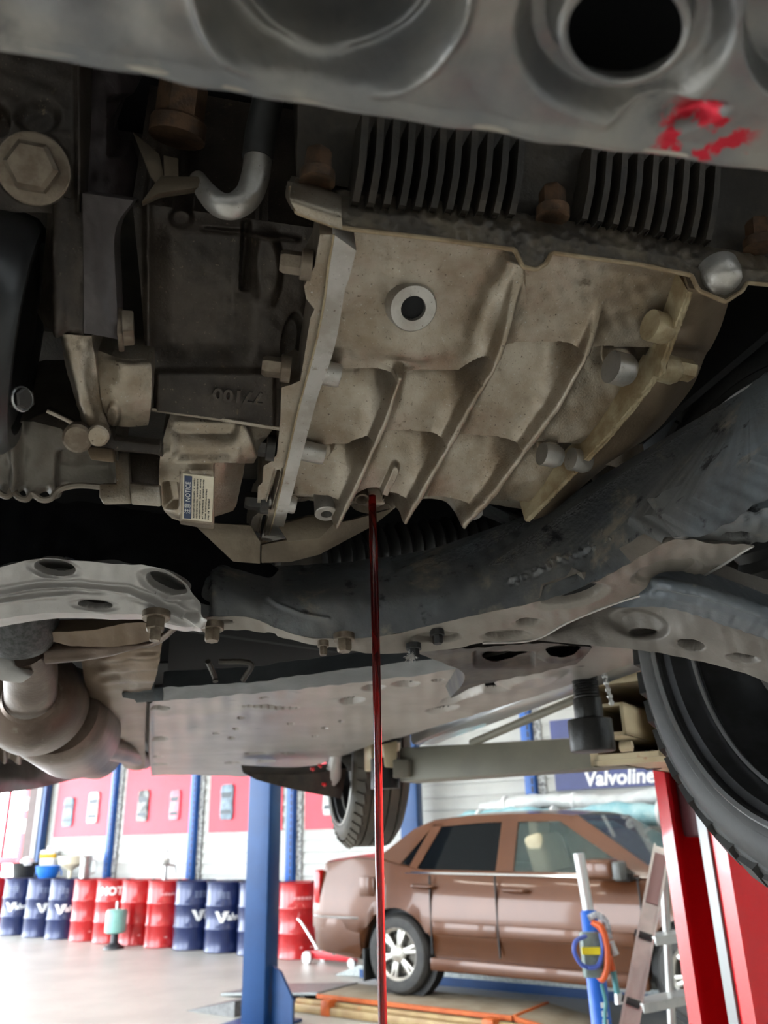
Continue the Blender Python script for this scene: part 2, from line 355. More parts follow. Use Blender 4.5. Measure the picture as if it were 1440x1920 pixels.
for px, cc, kind, lab in DR:
    p = drumline(px); t = thing('oil_drum', lab, 'drum', p, 'oil drums along the wall')
    d = local(mk('shell', body, m_dblue if cc == 'b' else m_dred, t))
    local(mk('bung', lathe((.17, .05, .866), UP, [(0, .03), (.015, .03), (.018, .02)], 12), m_dlid, t))
    ac = math.atan2(CAM[1]-p[1], CAM[0]-p[0])
    tx = lambda s, size, a, z, sh=0, off=0: local(mk('lettering', wrap(txt(s, size, sh, off), .297, ac+a, z), m_white, t, smooth=0))
    if cc == 'b':
        shift = {1: -.35, 2: .1, 3: -.15, 6: .35, 7: -.05, 8: .2}[kind]
        vv = [(-.10, .07), (-.045, .07), (0, -.02), (.035, .045), (.02, .07), (.10, .07), (.02, -.07), (-.02, -.07)]
        local(mk('emblem', wrap(prism([(a, b, 0) for a, b in vv], (0, 0, .002)), .296, ac+shift-.15, .44), m_white, t, smooth=0))
        tx('Valvoline', .125, shift+.62, .44, .1, .004)
        local(mk('print_mark', join([wrap(box((.06*(k%3)-.06, .03*(k//3), 0), .022, .008, .001), .297, ac+shift-.1, .68) for k in range(9)]), m_dprint, t, smooth=0))
    else:
        if kind == 4: tx('MOTUL', .16, .12, .72, 0, .006)
        if kind in (5, 9): local(mk('print_mark', join([wrap(box((.05*k-.1, 0, 0), .02, .016, .001), .297, ac+.1, .70) for k in range(5)]), m_pinkprint, t, smooth=0))
        local(mk('label_stripe', wrap(prism([(-.09, -.012, 0), (.09, -.012, 0), (.09, .012, 0), (-.09, .012, 0)], (0, 0, .002)), .293, ac+.3, .14), m_pinkprint, t, smooth=0))
# things on the drums
p = drumline(30); t = thing('bucket', 'black bucket with a white rag on a navy drum', 'bucket', p+UP*.885)
local(mk('pail', lathe((0, 0, 0), UP, [(0, .17), (.22, .21), (.23, .22), (.24, .21), (.2, .19), (.03, .15)], 24), m_black, t))
local(mk('rag', lathe((.05, -.1, .2), UP, [(0, .1), (.06, .12), (.12, .07), (.14, .02)], 9, sx=1.2), m_white, t))
p = drumline(46); t = thing('jerrycan', 'pale jug with a yellow band behind the black bucket', 'jug', p+UP*.885+VL*.27)
local(mk('body', box((0, 0, .22), .13, .09, .22), m_white, t, bevel=.04, seg=3)); local(mk('band', box((0, 0, .34), .135, .095, .05), mat('band_yellow', (.7, .42, .02), rough=.5), t, bevel=.03)); local(mk('cap', cyl((0, 0, .43), (0, 0, .5), .035), m_white, t))
p = drumline(75); t = thing('drain_tub', 'bright blue plastic tub standing on a navy drum', 'tub', p+UP*.885)
m_tub = mat('tub_blue', (.02, .16, .62), rough=.35)
local(mk('bowl', lathe((0, 0, 0), UP, [(0, .14), (.10, .19), (.16, .20), (.18, .21), (.19, .20), (.15, .18), (.02, .13)], 28), m_tub, t)); local(mk('handle', tube([(.19, -.05, .14), (.225, -.05, .10), (.23, -.04, .03)], .012), m_tub, t))
p = drumline(118); t = thing('funnel_stack', 'cream funnel with steel jugs on a navy drum', 'funnel', p+UP*.885)
local(mk('cone', lathe((0, 0, 0), UP, [(0, .03), (.12, .04), (.22, .20), (.34, .21), (.33, .19), (.2, .03)], 24), mat('cream_plastic', (.72, .66, .5), rough=.5), t))
p = drumline(146); t = thing('measuring_jug', 'steel measuring jug between the navy and red drums', 'jug', p+UP*.885)
local(mk('jug', lathe((0, 0, 0), UP, [(0, .08), (.3, .09), (.34, .11), (.33, .1), (.02, .07)], 20), m_steel, t)); local(mk('handle', tube([(.08, 0, .28), (.16, 0, .25), (.16, 0, .1), (.08, 0, .06)], .012), m_steel, t))
p = drumline(300); t = thing('barrel_pump', 'steel hand pump screwed on a red drum', 'pump', p+UP*.885)
local(mk('stem', cyl((0, 0, -.01), (0, 0, .22), .03), m_steel, t)); local(mk('head', box((0, 0, .24), .06, .045, .05), m_alu, t, bevel=.015)); local(mk('lever', tube([(0, 0, .28), (.02, 0, .36), (.0, 0, .42)], .014), m_steel, t)); local(mk('spout', tube([(.05, 0, .2), (.13, 0, .18), (.15, 0, .08)], .018), m_steel, t))
p = PZ(213, 1779, 0); t = thing('grease_pump', 'small pale green pump on a stand before the red drums', 'pump', p)
m_mint = mat('mint_paint', (.22, .45, .40), (.18, .38, .34), 6, .4)
local(mk('tank', lathe((0, 0, .2), UP, [(0, .12), (.02, .15), (.28, .15), (.31, .13), (.32, .04)], 20), m_mint, t)); local(mk('pedestal', lathe((0, 0, 0), UP, [(0, .15), (.03, .14), (.08, .06), (.2, .05)], 16), m_dlid, t)); local(mk('outlet', cyl((0, 0, .5), (0, 0, .62), .02), m_steel, t))
# ------------------------------------------------------------------ blue lift posts of the next bay
def post(name, lab, p, half, hgt, m):
    t = thing(name, lab, 'lift post', p, 'blue posts of the other bay', math.atan2(VE[1], VE[0])+math.radians(8))
    local(mk('column', prism([(-half, -half, 0), (half, -half, 0), (half, -half*.55, 0), (half*.72, half, 0), (-half, half, 0)], (0, 0, hgt)), m, t, bevel=.012))
    local(mk('base_plate', box((0, 0, .012), half*2.2, half*2.0, .012), m, t, bevel=.004))
    return t
pb = PZ(488, 1922, 0); t = post('lift_post', 'broad dark blue steel lift post in front of the navy drums', pb, .118, 4.2, m_blue)
local(mk('gusset', prism([(.118, -.02, .02), (.33, -.02, .02), (.33, -.02, .20), (.20, -.02, .40), (.118, -.02, .44)], (0, .03, 0)), m_blue, t, smooth=0))
t = post('lift_post', 'slim blue lift post standing behind the brown car', WP(-1.80, 0, .35), .12, 4.2, m_blue)
rp = thing('access_ramp', 'dark steel wedge ramp at the foot of the blue post', 'ramp', PZ(440, 1890, 0), None, math.atan2(VE[1], VE[0]))
local(mk('wedge', prism([(-.32, -.3, 0), (.3, -.3, 0), (.3, -.3, .12)], (0, .5, 0)), mat('ramp_grey', (.14, .14, .14), (.2, .2, .2), 20, .5, .5, .3, 40), rp, smooth=0))
# wrapped rolls along the wall
m_film = mat('blue_film', (.25, .50, .56), (.42, .62, .64), 5, .22, 0, .5, 14, spots=[((.75, .8, .8), 4, .6, .75)])
m_film2 = mat('clear_film', (.62, .63, .61), (.5, .52, .52), 5, .25, 0, .5, 14)
def roll(name, lab, s0, s1, z, off, r, m, seed):
    n = 70; P = [WP(s0+(s1-s0)*i/(n-1), z, off) for i in range(n)]
    R = [r*(1+.10*math.sin(i*.31+seed)+.06*math.sin(i*1.1+seed*2))*(1 if 3 < i < n-4 else .55+.1*min(i, n-1-i)) for i in range(n)]
    t = thing(name, lab, 'roll', WP((s0+s1)/2, z-r, off), 'wrapped rolls racked on the wall')
    v, f = tube(P, R, 20, False); v = [V3(p)+UP*(.02*math.sin(7*p[0]+seed)) for p in v]
    mk('film', (v, f), m, t)
    for fr in (.12, .42, .80):
        c = WP(s0+(s1-s0)*fr, z, off); mk('tie', lathe(c-VE*.015, VE, [(0, r*1.16), (.03, r*1.16)], 20), m_white, t)
    return t
roll('wrapped_roll', 'long roll in wrinkled light blue film above the brown car', -2.55, -5.6, 1.55, .60, .12, m_film, 1)
roll('wrapped_roll', 'long roll in clear film lying behind the blue one', -2.75, -5.6, 1.73, .30, .08, m_film2, 4)
for s in (-3.0, -4.2, -5.3):
    o = mk('wall_bracket', join([box(WP(s, 1.40, .40), .02, .36, .02, VE, VL, UP), box(WP(s, 1.50, .04), .02, .02, .14, VE, VL, UP), box(WP(s, 1.44, .78), .02, .015, .04, VE, VL, UP)]), m_blue, smooth=0)
    tag(o, 'steel wall bracket carrying the wrapped rolls', 'bracket', 'brackets under the wrapped rolls')
# ================================================================== BROWN SALOON CAR ON THE LOW RUNWAY
V0 = V3((2.05, 7.85, .12)); VRZ = math.atan2(VE[1], VE[0])
car = thing('saloon_car', 'brown metallic saloon car with silver alloy wheels on a low runway', 'car', V0, None, VRZ)
m_brown = mat('brown_metallic', (.088, .027, .0065), (.078, .023, .0055), 3, .36, .25, coat=.45)
m_tint = mat('dark_tinted_glass', (.004, .005, .006), rough=.05, ior=1.28)
m_clear = mat('clear_car_glass', (.10, .13, .12), rough=.02, alpha=.35)
m_chrome = mat('chrome', (.75, .75, .75), rough=.12, metal=1)
m_tyre = mat('tyre_rubber', (.036, .036, .036), (.052, .051, .049), 14, .62, 0, .15, 150)
m_alloy = mat('alloy_wheel', (.62, .60, .55), (.55, .53, .49), 8, .3, .7)
m_beige = mat('beige_seat', (.42, .38, .26), (.36, .32, .22), 5, .7)
m_lampred = mat('red_lens', (.55, .01, .012), rough=.12, coat=.6)
CW = 1.70      # lateral: y = 0 is the flank nearest the drums' aisle, y = CW the far flank
def carlocal(o): return local(o)
def station(x, zt, zb, inset, crown=0.05, n=9):
    """half section of the lower body at x: from the sill up to the waist, then the lid"""
    pts = [(inset+.10, zb), (inset+.035, zb+.02), (inset+.02, zb+.12), (inset-.01, zb+.22), (inset-.025, .50), (inset-.03, .62), (inset-.02, .76), (inset+.01, .90), (inset+.05, zt-.02), (inset+.10, zt)]
    return pts
ST = [(-1.06, .62, .40, .20), (-1.04, .66, .34, .10), (-.98, 1.00, .30, .075), (-.90, 1.09, .27, .05), (-.55, 1.125, .24, .03), (-.2, 1.11, .24, .012), (.3, 1.02, .24, 0.0), (1.0, 1.0, .24, 0), (1.9, .985, .24, 0), (2.35, .985, .24, .012), (2.6, .97, .25, .03), (3.1, .93, .27, .05), (3.4, .86, .28, .11), (3.52, .66, .34, .2), (3.54, .55, .40, .3)]
def body_shell():
    xs = np.array([s[0] for s in ST]); XX = np.unique(np.concatenate([np.linspace(-1.06, 3.54, 70), xs]))
    V = []; ring = None; Fc = []
    for x in XX:
        zt, zb, ins = [np.interp(x, xs, [s[k] for s in ST]) for k in (1, 2, 3)]
        half = station(x, zt, zb, ins)
        for xc in (0.0, 2.66):                                     # wheel arches
            d = x-xc
            if abs(d) < .40:
                za = math.sqrt(.40**2-d*d)+.30
                half = [(y+(.02 if False else 0), max(z, min(za, zt-.05))) for y, z in half]
        mid = [(CW*k/6, zt+.03*math.sin(math.pi*k/6)) for k in range(1, 6)]
        pts = half+mid+[(CW-y, z) for y, z in half[::-1]]
        ring = len(pts); V += [(x, y, z) for y, z in pts]
    for i in range(len(XX)-1):
        for k in range(ring):
            k2 = (k+1) % ring; Fc.append((i*ring+k, i*ring+k2, (i+1)*ring+k2, (i+1)*ring+k))
    Fc.append(tuple(range(ring))); Fc.append(tuple(range((len(XX)-1)*ring, len(XX)*ring)))
    return V, Fc
carlocal(mk('body_shell', body_shell(), m_brown, car, 30))
# greenhouse: roof skin with pillars and glass set between them (near and far flank)
ROOF = [(.10, 1.36), (.32, 1.435), (.7, 1.462), (1.1, 1.465), (1.5, 1.455), (1.75, 1.43)]
yl = lambda z: .05+.19*(z-.98)/.46
def flank(poly, off, th, far):
    out = []
    for x, z in poly:
        y = yl(z)-off; out.append((x, CW-y if far else y, z))
    return prism(out, (0, -th if far else th, 0))
roofv = []
for x, z in ROOF:
    for k in range(9):
        u = k/8; y = yl(z)+(CW-2*yl(z))*u; roofv.append((x, y, z+.035*math.sin(math.pi*u)))
rooff = [(i*9+k, i*9+k+1, (i+1)*9+k+1, (i+1)*9+k) for i in range(len(ROOF)-1) for k in range(8)]
n0 = len(roofv); roofv += [(x, y, z-.03) for x, y, z in roofv]
rooff += [tuple(i+n0 for i in q) for q in rooff]
def edge(i, j): rooff.append((i, j, j+n0, i+n0))
for i in range(len(ROOF)-1): edge(i*9, i*9+9); edge(i*9+8, i*9+17)
for k in range(8): edge(k, k+1); edge((len(ROOF)-1)*9+k, (len(ROOF)-1)*9+k+1)
carlocal(mk('roof', (roofv, rooff), m_brown, car, 40))
PIL = {'c_pillar': [(-.30, 1.09), (-.12, 1.0), (.10, 1.01), (-.02, 1.02), (.30, 1.37), (.9, 1.40), (1.6, 1.39), (1.75, 1.43), (1.5, 1.455), (1.1, 1.465), (.7, 1.462), (.32, 1.435), (.10, 1.36)],
       'door_pillar': [(.10, 1.0), (.20, 1.0), (.42, 1.40), (.31, 1.40)], 'b_pillar': [(1.03, .99), (1.20, .99), (1.20, 1.40), (1.04, 1.40)],
       'a_pillar': [(2.30, .97), (2.46, .985), (1.75, 1.44), (1.60, 1.39)], 'waist_rail': [(-.2, .985), (2.4, .96), (2.4, .985), (-.2, 1.02)]}
GL = {'rear_quarter_glass': ([(-.06, 1.0), (.12, 1.0), (.36, 1.385), (.28, 1.37)], m_tint), 'rear_door_glass': ([(.20, .99), (1.04, .985), (1.05, 1.395), (.42, 1.395)], m_tint), 'front_door_glass': ([(1.18, .985), (2.32, .965), (1.62, 1.39), (1.18, 1.395)], m_clear)}
for far in (False, True):
    for k, poly in PIL.items(): carlocal(mk(k, flank(poly, .004, .03, far), m_brown, car, 30))
    for k, (poly, m) in GL.items(): carlocal(mk(k, flank(poly, -.006, .006, far), m, car, 0))
    carlocal(mk('window_trim', flank([(-.06, .985), (2.3, .955), (2.3, .966), (-.06, 1.0)], .012, .012, far), m_chrome, car, 0))
    carlocal(mk('side_moulding', join([(lambda q: q)(prism([(x, CW+.035 if far else -.035, z) for x, z in ((.42, .50), (1.05, .495), (1.05, .60), (.42, .605))], (0, -.03 if far else .03, 0)))]), m_brown, car, bevel=.012))
    carlocal(mk('side_moulding', prism([(x, CW+.035 if far else -.035, z) for x, z in ((1.07, .495), (2.22, .48), (2.22, .585), (1.07, .60))], (0, -.03 if far else .03, 0)), m_brown, car, bevel=.012))
    carlocal(mk('sill', prism([(x, CW+.01 if far else -.01, z) for x, z in ((.36, .22), (2.28, .20), (2.28, .30), (.36, .32))], (0, -.06 if far else .06, 0)), m_brown, car, bevel=.015))
    for x in (.22, 1.14):
        h_ = carlocal(mk('door_handle', tube([(x, CW+.02 if far else -.02, .885-.02*(x > 1)), (x+.03, CW+.05 if far else -.05, .885-.02*(x > 1)), (x+.18, CW+.05 if far else -.05, .88-.02*(x > 1)), (x+.22, CW+.02 if far else -.02, .88-.02*(x > 1))], .018, 10), m_brown, car))
    for x0 in (.40, 1.06, 2.30):
        carlocal(mk('door_gap', box((x0, CW+.022 if far else -.022, .66), .004, .012, .31), m_black, car, 0))
ws = [(2.46, .10, .99), (2.46, CW-.10, .99), (1.76, CW-.24, 1.44), (1.76, .24, 1.44)]
carlocal(mk('windscreen', prism(ws, (-.008, 0, -.004)), m_clear, car, 0))
rw = [(-.24, .12, 1.10), (-.24, CW-.12, 1.10), (.12, CW-.26, 1.37), (.12, .26, 1.37)]
carlocal(mk('rear_window', prism(rw, (.008, 0, -.004)), m_tint, car, 0))
for y in (.38, 1.24):                                              # seats, headrests and wheel
    s_ = carlocal(mk('front_seat', join([box((1.75, y, .72), .26, .24, .09), box((1.42, y, 1.0), .09, .24, .30, (math.cos(.25), 0, math.sin(.25)), (0, 1, 0), (-math.sin(.25), 0, math.cos(.25)))]), m_beige, car, bevel=.05, seg=3))
    carlocal(mk('headrest', box((1.32, y, 1.33), .05, .13, .09), m_beige, s_, bevel=.035, seg=3))
carlocal(mk('steering_wheel', lathe((1.98, .42, 1.0), (-.9, 0, .45), [(-.012, .17), (0, .185), (.012, .17), (0, .155), (-.012, .17)], 24, cap=False), m_black, car))
carlocal(mk('dashboard', box((2.28, CW/2, .92), .2, .66, .07), m_black, car, bevel=.04))
mi = carlocal(mk('wing_mirror', box((2.06, -.14, 1.03), .13, .10, .075), m_brown, car, bevel=.035, seg=3)); carlocal(mk('mirror_cap', box((2.21, -.14, 1.02), .035, .085, .065), mat('mirror_grey', (.13, .14, .14), rough=.4), mi, bevel=.02)); carlocal(mk('mirror_arm', box((2.2, -.03, .97), .06, .06, .03), m_black, mi, bevel=.01))
carlocal(mk('tail_lamp', join([box((-.965, .09, .86), .035, .06, .15), box((-.985, .22, .86), .02, .14, .15)]), m_lampred, car, bevel=.015))
carlocal(mk('tail_lamp', join([box((-.965, CW-.09, .86), .035, .06, .15), box((-.985, CW-.22, .86), .02, .14, .15)]), m_lampred, car, bevel=.015))
bp = [(-.42, .005), (-.80, .015), (-1.02, .08), (-1.10, .25), (-1.13, CW/2), (-1.10, CW-.25), (-1.02, CW-.08), (-.80, CW-.015), (-.42, CW-.005)]
P = resample(bp, 60, True); bv = []; bf = []
sec = [(-.03, .30), (-.01, .38), (.0, .50), (.0, .58), (-.012, .64), (-.06, .66)]
T = np.gradient(P, axis=0); T /= np.linalg.norm(T, axis=1)[:, None]
for i in range(60):
    nx, ny = -T[i][1], T[i][0]
    if (P[i][0]-0)*nx+(P[i][1]-CW/2)*ny < 0: nx, ny = -nx, -ny
    for a, z in sec: bv.append((P[i][0]+nx*a, P[i][1]+ny*a, z))
for i in range(59):
    for k in range(5): bf.append((i*6+k, i*6+k+1, i*6+k+7, i*6+k+6))
bm_ = carlocal(mk('rear_bumper', (bv, bf), m_brown, car, 50)); 
carlocal(mk('bumper_strip', tube([(x*1.004, (y-CW/2)*1.004+CW/2, .60) for x, y in bp], .010, 8), m_chrome, bm_))
carlocal(mk('fuel_flap', box((-.32, .0, .87), .085, .006, .085), m_brown, car, bevel=.006))
carlocal(mk('mudflap', box((-.36, .10, .22), .012, .11, .13), m_black, car, bevel=.005))
carlocal(mk('exhaust_tip', tube([(-.9, .5, .28), (-1.08, .5, .26), (-1.14, .5, .22)], .03, 14), m_chrome, car))
def wheel(parent, x, y, sgn, R=.325, wd=.19):
    """y = outer face, sgn = -1 faces the aisle"""
    o = (x, y, R); ax = (0, sgn, 0)
    ty = carlocal(mk('wheel', lathe((x, y, R), ax, [(-wd, R*.62), (-wd, R*.90), (-wd+.03, R*.985), (-wd+.05, R), (-.05, R), (-.03, R*.985), (0, R*.90), (.006, R*.78), (0, R*.66), (-.02, R*.62)], 48, cap=False), m_tyre, parent))
    carlocal(mk('rim', lathe(o, ax, [(-wd+.02, R*.60), (-.03, R*.62), (-.005, R*.66), (0, R*.645), (-.02, R*.58), (-.10, R*.55)], 48, cap=False), m_alloy, ty))
    for k in range(6):
        sp = []
        for dd in (-.12, .12):
            a = 2*math.pi*k/6+.26+dd; c, s = math.cos(a), math.sin(a)
            sp.append(box((x+c*R*.37, y-sgn*.03, R+s*R*.37), R*.27, .014, R*.045, (c, 0, s), (0, 1, 0), (-s, 0, c)))
        carlocal(mk('spoke', join(sp), m_alloy, ty, bevel=.004))
    carlocal(mk('hub_cap', lathe((x, y-sgn*.04, R), ax, [(0, R*.24), (.03, R*.2), (.045, R*.1), (.05, .01)], 20), m_alloy, ty))
    carlocal(mk('brake_disc', lathe((x, y-sgn*.10, R), ax, [(0, R*.5), (.02, R*.5)], 32), mat('brake_iron', (.10, .09, .08), (.16, .15, .13), 20, .4, .7), ty))
for x in (0, 2.66): wheel(car, x, -.0, -1); wheel(car, x, CW+.0, 1)
for x in (0, 2.66):
    for y in (.13, CW-.13): carlocal(mk('wheel_well', lathe((x, y-.09 if y < 1 else y-.11, .33), (0, 1, 0), [(.06, .385), (.2, .385)], 24), m_black, car))
carlocal(mk('underbody', box((1.3, CW/2, .27), 1.9, .6, .05), m_black, car, 0))
# ------------------------------------------------------------------ runway under the saloon
rw_ = thing('car_runway', 'low tan runway with red edged boards under the brown car', 'runway', V0, None, VRZ)
m_board = mat('runway_board', (.30, .24, .17), (.36, .31, .24), 5, .55, 0, .2, 40)
m_beam = mat('runway_beam', (.40, .29, .14), (.32, .21, .10), 7, .5, .1, spots=[((.45, .2, .08), 9, .6, .7)])
m_orange = mat('orange_paint', (.62, .14, .03), (.5, .1, .02), 6, .5)
L_ = lambda nm, vf, m, **k: local(mk(nm, vf, m, rw_, **k))
L_('deck_board', box((.28, .05, -.015), .98, .30, .015), m_board, smooth=0)
L_('deck_edge', box((.28, -.262, -.015), .98, .012, .017), m_orange, smooth=0)
L_('deck_edge', box((1.27, .05, -.013), .012, .30, .019), m_orange, smooth=0)
L_('ramp_board', prism([(1.29, -.25, -.03), (1.75, -.25, -.10), (1.75, .35, -.10), (1.29, .35, -.03)], (0, 0, .025)), m_board, smooth=0)
L_('ramp_edge', prism([(1.29, -.275, -.035), (1.75, -.275, -.105), (1.75, -.25, -.105), (1.29, -.25, -.035)], (0, 0, .035)), m_orange, smooth=0)
L_('side_rail', cyl((-.85, -.36, -.045), (1.4, -.36, -.045), .022, seg=14), m_beam)
L_('side_beam', box((.4, -.40, -.085), 1.45, .05, .032), m_beam, bevel=.01)
for x in (-.45, 1.15): L_('rail_clamp', box((x, -.40, -.06), .05, .06, .06), m_orange, bevel=.012)
L_('base_frame', box((.4, .0, -.095), 1.3, .34, .022), m_black, smooth=0)
ck = thing('checker_runway', 'grey checker plate runway under the far wheels of the brown car', 'runway', V0+VL*1.55, None, VRZ)
m_check = mat('checker_plate', (.22, .24, .24), (.32, .34, .33), 40, .4, .6, .5, 45)
local(mk('deck', box((1.2, 0, -.02), 2.6, .28, .02), m_check, ck, smooth=0)); local(mk('beam', box((1.2, -.25, -.08), 2.6, .03, .04), m_blue, ck, smooth=0)); local(mk('wedge', prism([(-1.4, -.28, -.11), (-1.75, -.28, -.118), (-1.4, -.28, 0)], (0, .56, 0)), m_check, ck, smooth=0))
bw = thing('access_ramp', 'grey checker plate ramp board behind the brown car', 'ramp', V0-VE*1.50, None, VRZ)
local(mk('board', prism([(-.5, -.2, -.118), (.75, -.2, -.02), (.75, .4, -.02), (-.5, .4, -.118)], (0, 0, .02)), m_check, bw, smooth=0)); local(mk('support', box((.55, .1, -.075), .03, .28, .043), m_black, bw, smooth=0))
# trolley jack behind the saloon
tj = thing('trolley_jack', 'red and silver trolley jack under the tail of the brown car', 'jack', PZ(630, 1808, 0), None, VRZ)
local(mk('frame', join([box((.05, sy, .10), .36, .012, .045) for sy in (-.11, .11)]), mat('jack_red', (.5, .02, .03), rough=.35), tj, bevel=.01))
for x, r_ in ((-.33, .07), (.36, .05)):
    for sy in (-.15, .15): local(mk('castor', lathe((x, sy, r_), (0, 1, 0), [(-.02, r_), (.02, r_)], 18), m_steel, tj))
local(mk('lift_arm', box((.0, 0, .16), .30, .05, .02), m_alu, tj, bevel=.008)); local(mk('handle', tube([(-.3, 0, .16), (-.55, 0, .42), (-.62, 0, .47)], .017), m_chrome, tj))
# ================================================================== TWO-POST LIFT (near column on the picture's right)
m_lred = mat('lift_red', (.62, .006, .012), (.56, .005, .010), 2, .22, 0, coat=.7)
m_lred_in = m_lred
m_cream = mat('lift_cream', (.56, .47, .31), (.48, .38, .24), 8, .4, .1, spots=[((.4, .2, .12), 18, .62, .72)])
m_olive = mat('arm_olive', (.17, .16, .13), (.20, .19, .15), 7, .45, .1, .1, 120, spots=[((.09, .08, .07), 16, .64, .75)])
m_grease = mat('greasy_black', (.007, .007, .008), (.018, .017, .016), 10, .4, .2, .3, 90)
lift = thing('two_post_lift', 'glossy red lift column with a grey arm and black pad under the raised car', 'lift', (1.44, 1.95, 0))
X0, X1, Y0, Y1, HT = 1.30, 1.60, 1.82, 2.09, 3.6
mk('column', prism([(X0, Y0, .012), (X1, Y0, .012), (X1, Y1, .012), (X0, Y1, .012), (X0, Y1-.055, .012), (X0+.012, Y1-.055, .012), (X0+.012, Y1-.012, .012), (X1-.012, Y1-.012, .012), (X1-.012, Y0+.012, .012), (X0+.012, Y0+.012, .012), (X0+.012, Y0+.055, .012), (X0, Y0+.055, .012)], (0, 0, HT)), m_lred, lift, smooth=0)
mk('lip_strip', box((X0+.004, Y0+.075, 1.8), .010, .018, 1.75), mat('lip_steel', (.22, .22, .22), rough=.35, metal=.6), lift, smooth=0)
mk('base_plate', box((1.44, 1.95, .006), .3, .28, .006), m_lred, lift, smooth=0)
mk('carriage', box((1.42, 1.95, 1.72), .085, .10, .30), mat('carriage_dark', (.05, .01, .012), rough=.5), lift, bevel=.01)
# rear swing arm
A = [PY(748, 1402, 2.52), PY(1125, 1380, 2.06), PY(1125, 1440, 2.06), PY(748, 1466, 2.52)]
nrm = unit(np.cross(A[1]-A[0], A[3]-A[0])); nrm = nrm if nrm[1] > 0 else -nrm
arm2 = mk('rear_arm', prism(A, nrm*.10), m_olive, lift, bevel=.006)
B = [PY(1120, 1386, 2.063), PY(1260, 1380, 1.97), PY(1260, 1434, 1.97), PY(1120, 1439, 2.063)]
mk('rear_arm_root', prism(B, nrm*.09), m_olive, lift, bevel=.006)
mk('arm_end_cap', prism([PY(742, 1425, 2.50), PY(772, 1424, 2.49), PY(772, 1458, 2.49), PY(742, 1460, 2.50)], nrm*-.02), m_olive, arm2, bevel=.004)
c = PY(722, 1460, 2.55); up = UP
mk('rear_pad', join([cyl(c-up*.03, c+up*.06, .045), cyl(c+up*.06, c+up*.11, .028), cyl(c+up*.11, c+up*.125, .055)]), m_grease, lift)
mk('pad_bracket', prism([PY(718, 1395, 2.5), PY(745, 1388, 2.5), PY(745, 1440, 2.5), PY(722, 1438, 2.5)], (0, .05, 0)), m_cream, lift, bevel=.004)
# front arm: open square tube with pad
e0 = PY(1168, 1345, 1.47); ax = unit(V3((1.33, 1.90, e0[2]))-e0); s_ = unit(np.cross(ax, UP)); uu = np.cross(s_, ax); H = .066
L = .62; t = .007
def sqtube(c, ax, sx, uy, hx, hy, L, t):
    parts = [box(c+ax*L/2+sx*(hx-t/2), L/2, t/2, hy, ax, sx, uy), box(c+ax*L/2-sx*(hx-t/2), L/2, t/2, hy, ax, sx, uy), box(c+ax*L/2+uy*(hy-t/2), L/2, hx, t/2, ax, sx, uy), box(c+ax*L/2-uy*(hy-t/2), L/2, hx, t/2, ax, sx, uy)]
    return join(parts)
fa = mk('front_arm', sqtube(e0, ax, s_, uu, .070, .078, .60, .010), m_cream, lift, smooth=0)
mk('arm_collar', sqtube(e0+ax*.01, ax, s_, uu, .080, .088, .03, .012), m_cream, fa, smooth=0)
for k in (.07, .13): mk('stop_block', box(e0+ax*k+s_*.068+uu*.02, .022, .010, .02, ax, s_, uu), m_cream, fa, bevel=.004)
mk('inner_tube', sqtube(e0-ax*.085-uu*.012, ax, s_, uu, .028, .030, .5, .006), m_cream, fa, smooth=0)
c = PY(1108, 1372, 1.36)
pd = mk('front_pad', join([cyl(c-up*.035, c+up*.022, .040, seg=28), cyl(c+up*.022, c+up*.06, .026, .026, 28)]), m_grease, lift, bevel=.003)
th = []; n = 200
for i in range(n):
    a = i*.55; th.append(c+up*(.055+.085*i/n)+V3((math.cos(a)*.0215, math.sin(a)*.0215, 0)))
mk('screw_thread', join([cyl(c+up*.05, c+up*.14, .0205, seg=20), tube(th, .0028, 6, False)]), m_grease, pd)
mk('pad_plate', join([cyl(c+up*.138, c+up*.146, .045, seg=28)]), m_grease, pd)
ch = [c+V3((.030, -.012, .05))+up*(.075*math.sin(k*.5)*0+.085*(1-k/14))+V3((.012*(k/14), 0, 0)) for k in range(15)]
mk('pad_chain', join([lathe(p_, (1, (-1)**k, .4), [(-.003, .003), (0, .0055), (.003, .003)], 8) for k, p_ in enumerate(ch)]), m_steel, pd)
mk('lock_pin', cyl(c+V3((.035, -.035, -.03)), c+V3((.05, -.05, -.03)), .009, seg=12), m_cream, fa)
mk('gas_strut', cyl(PY(885, 1393, 2.35), PY(1092, 1305, 1.9), .012, seg=12), m_olive, lift)
mk('hose_clip', box(PY(1222, 1418, 1.75), .012, .02, .03), m_black, lift, bevel=.004)
# ================================================================== LADDER AND BLUE POLE JACK
lad = thing('step_ladder', 'silver aluminium step ladder leaning beside the red column', 'ladder', PZ(1150, 2050, 0))
def railto(p, q):                              # continue the line p-q down to the floor
    p, q = V3(p), V3(q); t = (0-p[2])/(q[2]-p[2]); return p+(q-p)*t
a0, a1 = PY(1241, 1590, 3.1), PY(1180, 1920, 2.95); a1 = railto(a0, a1)
ax = unit(a1-a0); vw = unit(a0-CAM); sx = unit(np.cross(ax, vw)); sy = np.cross(sx, ax)
ln = np.linalg.norm(a1-a0)
mk('rail', join([box((a0+a1)/2, ln/2, .030, .004, ax, sx, sy), box((a0+a1)/2+sx*.028-sy*.0, ln/2, .004, .022, ax, sx, sy), box((a0+a1)/2-sx*.028, ln/2, .004, .022, ax, sx, sy)]), m_alu, lad, smooth=0)
off = V3((.36, .12, 0))
mk('rail', join([box((a0+a1)/2+off, ln/2, .030, .004, ax, sx, sy), box((a0+a1)/2+off+sx*.028, ln/2, .004, .022, ax, sx, sy)]), m_alu, lad, smooth=0)
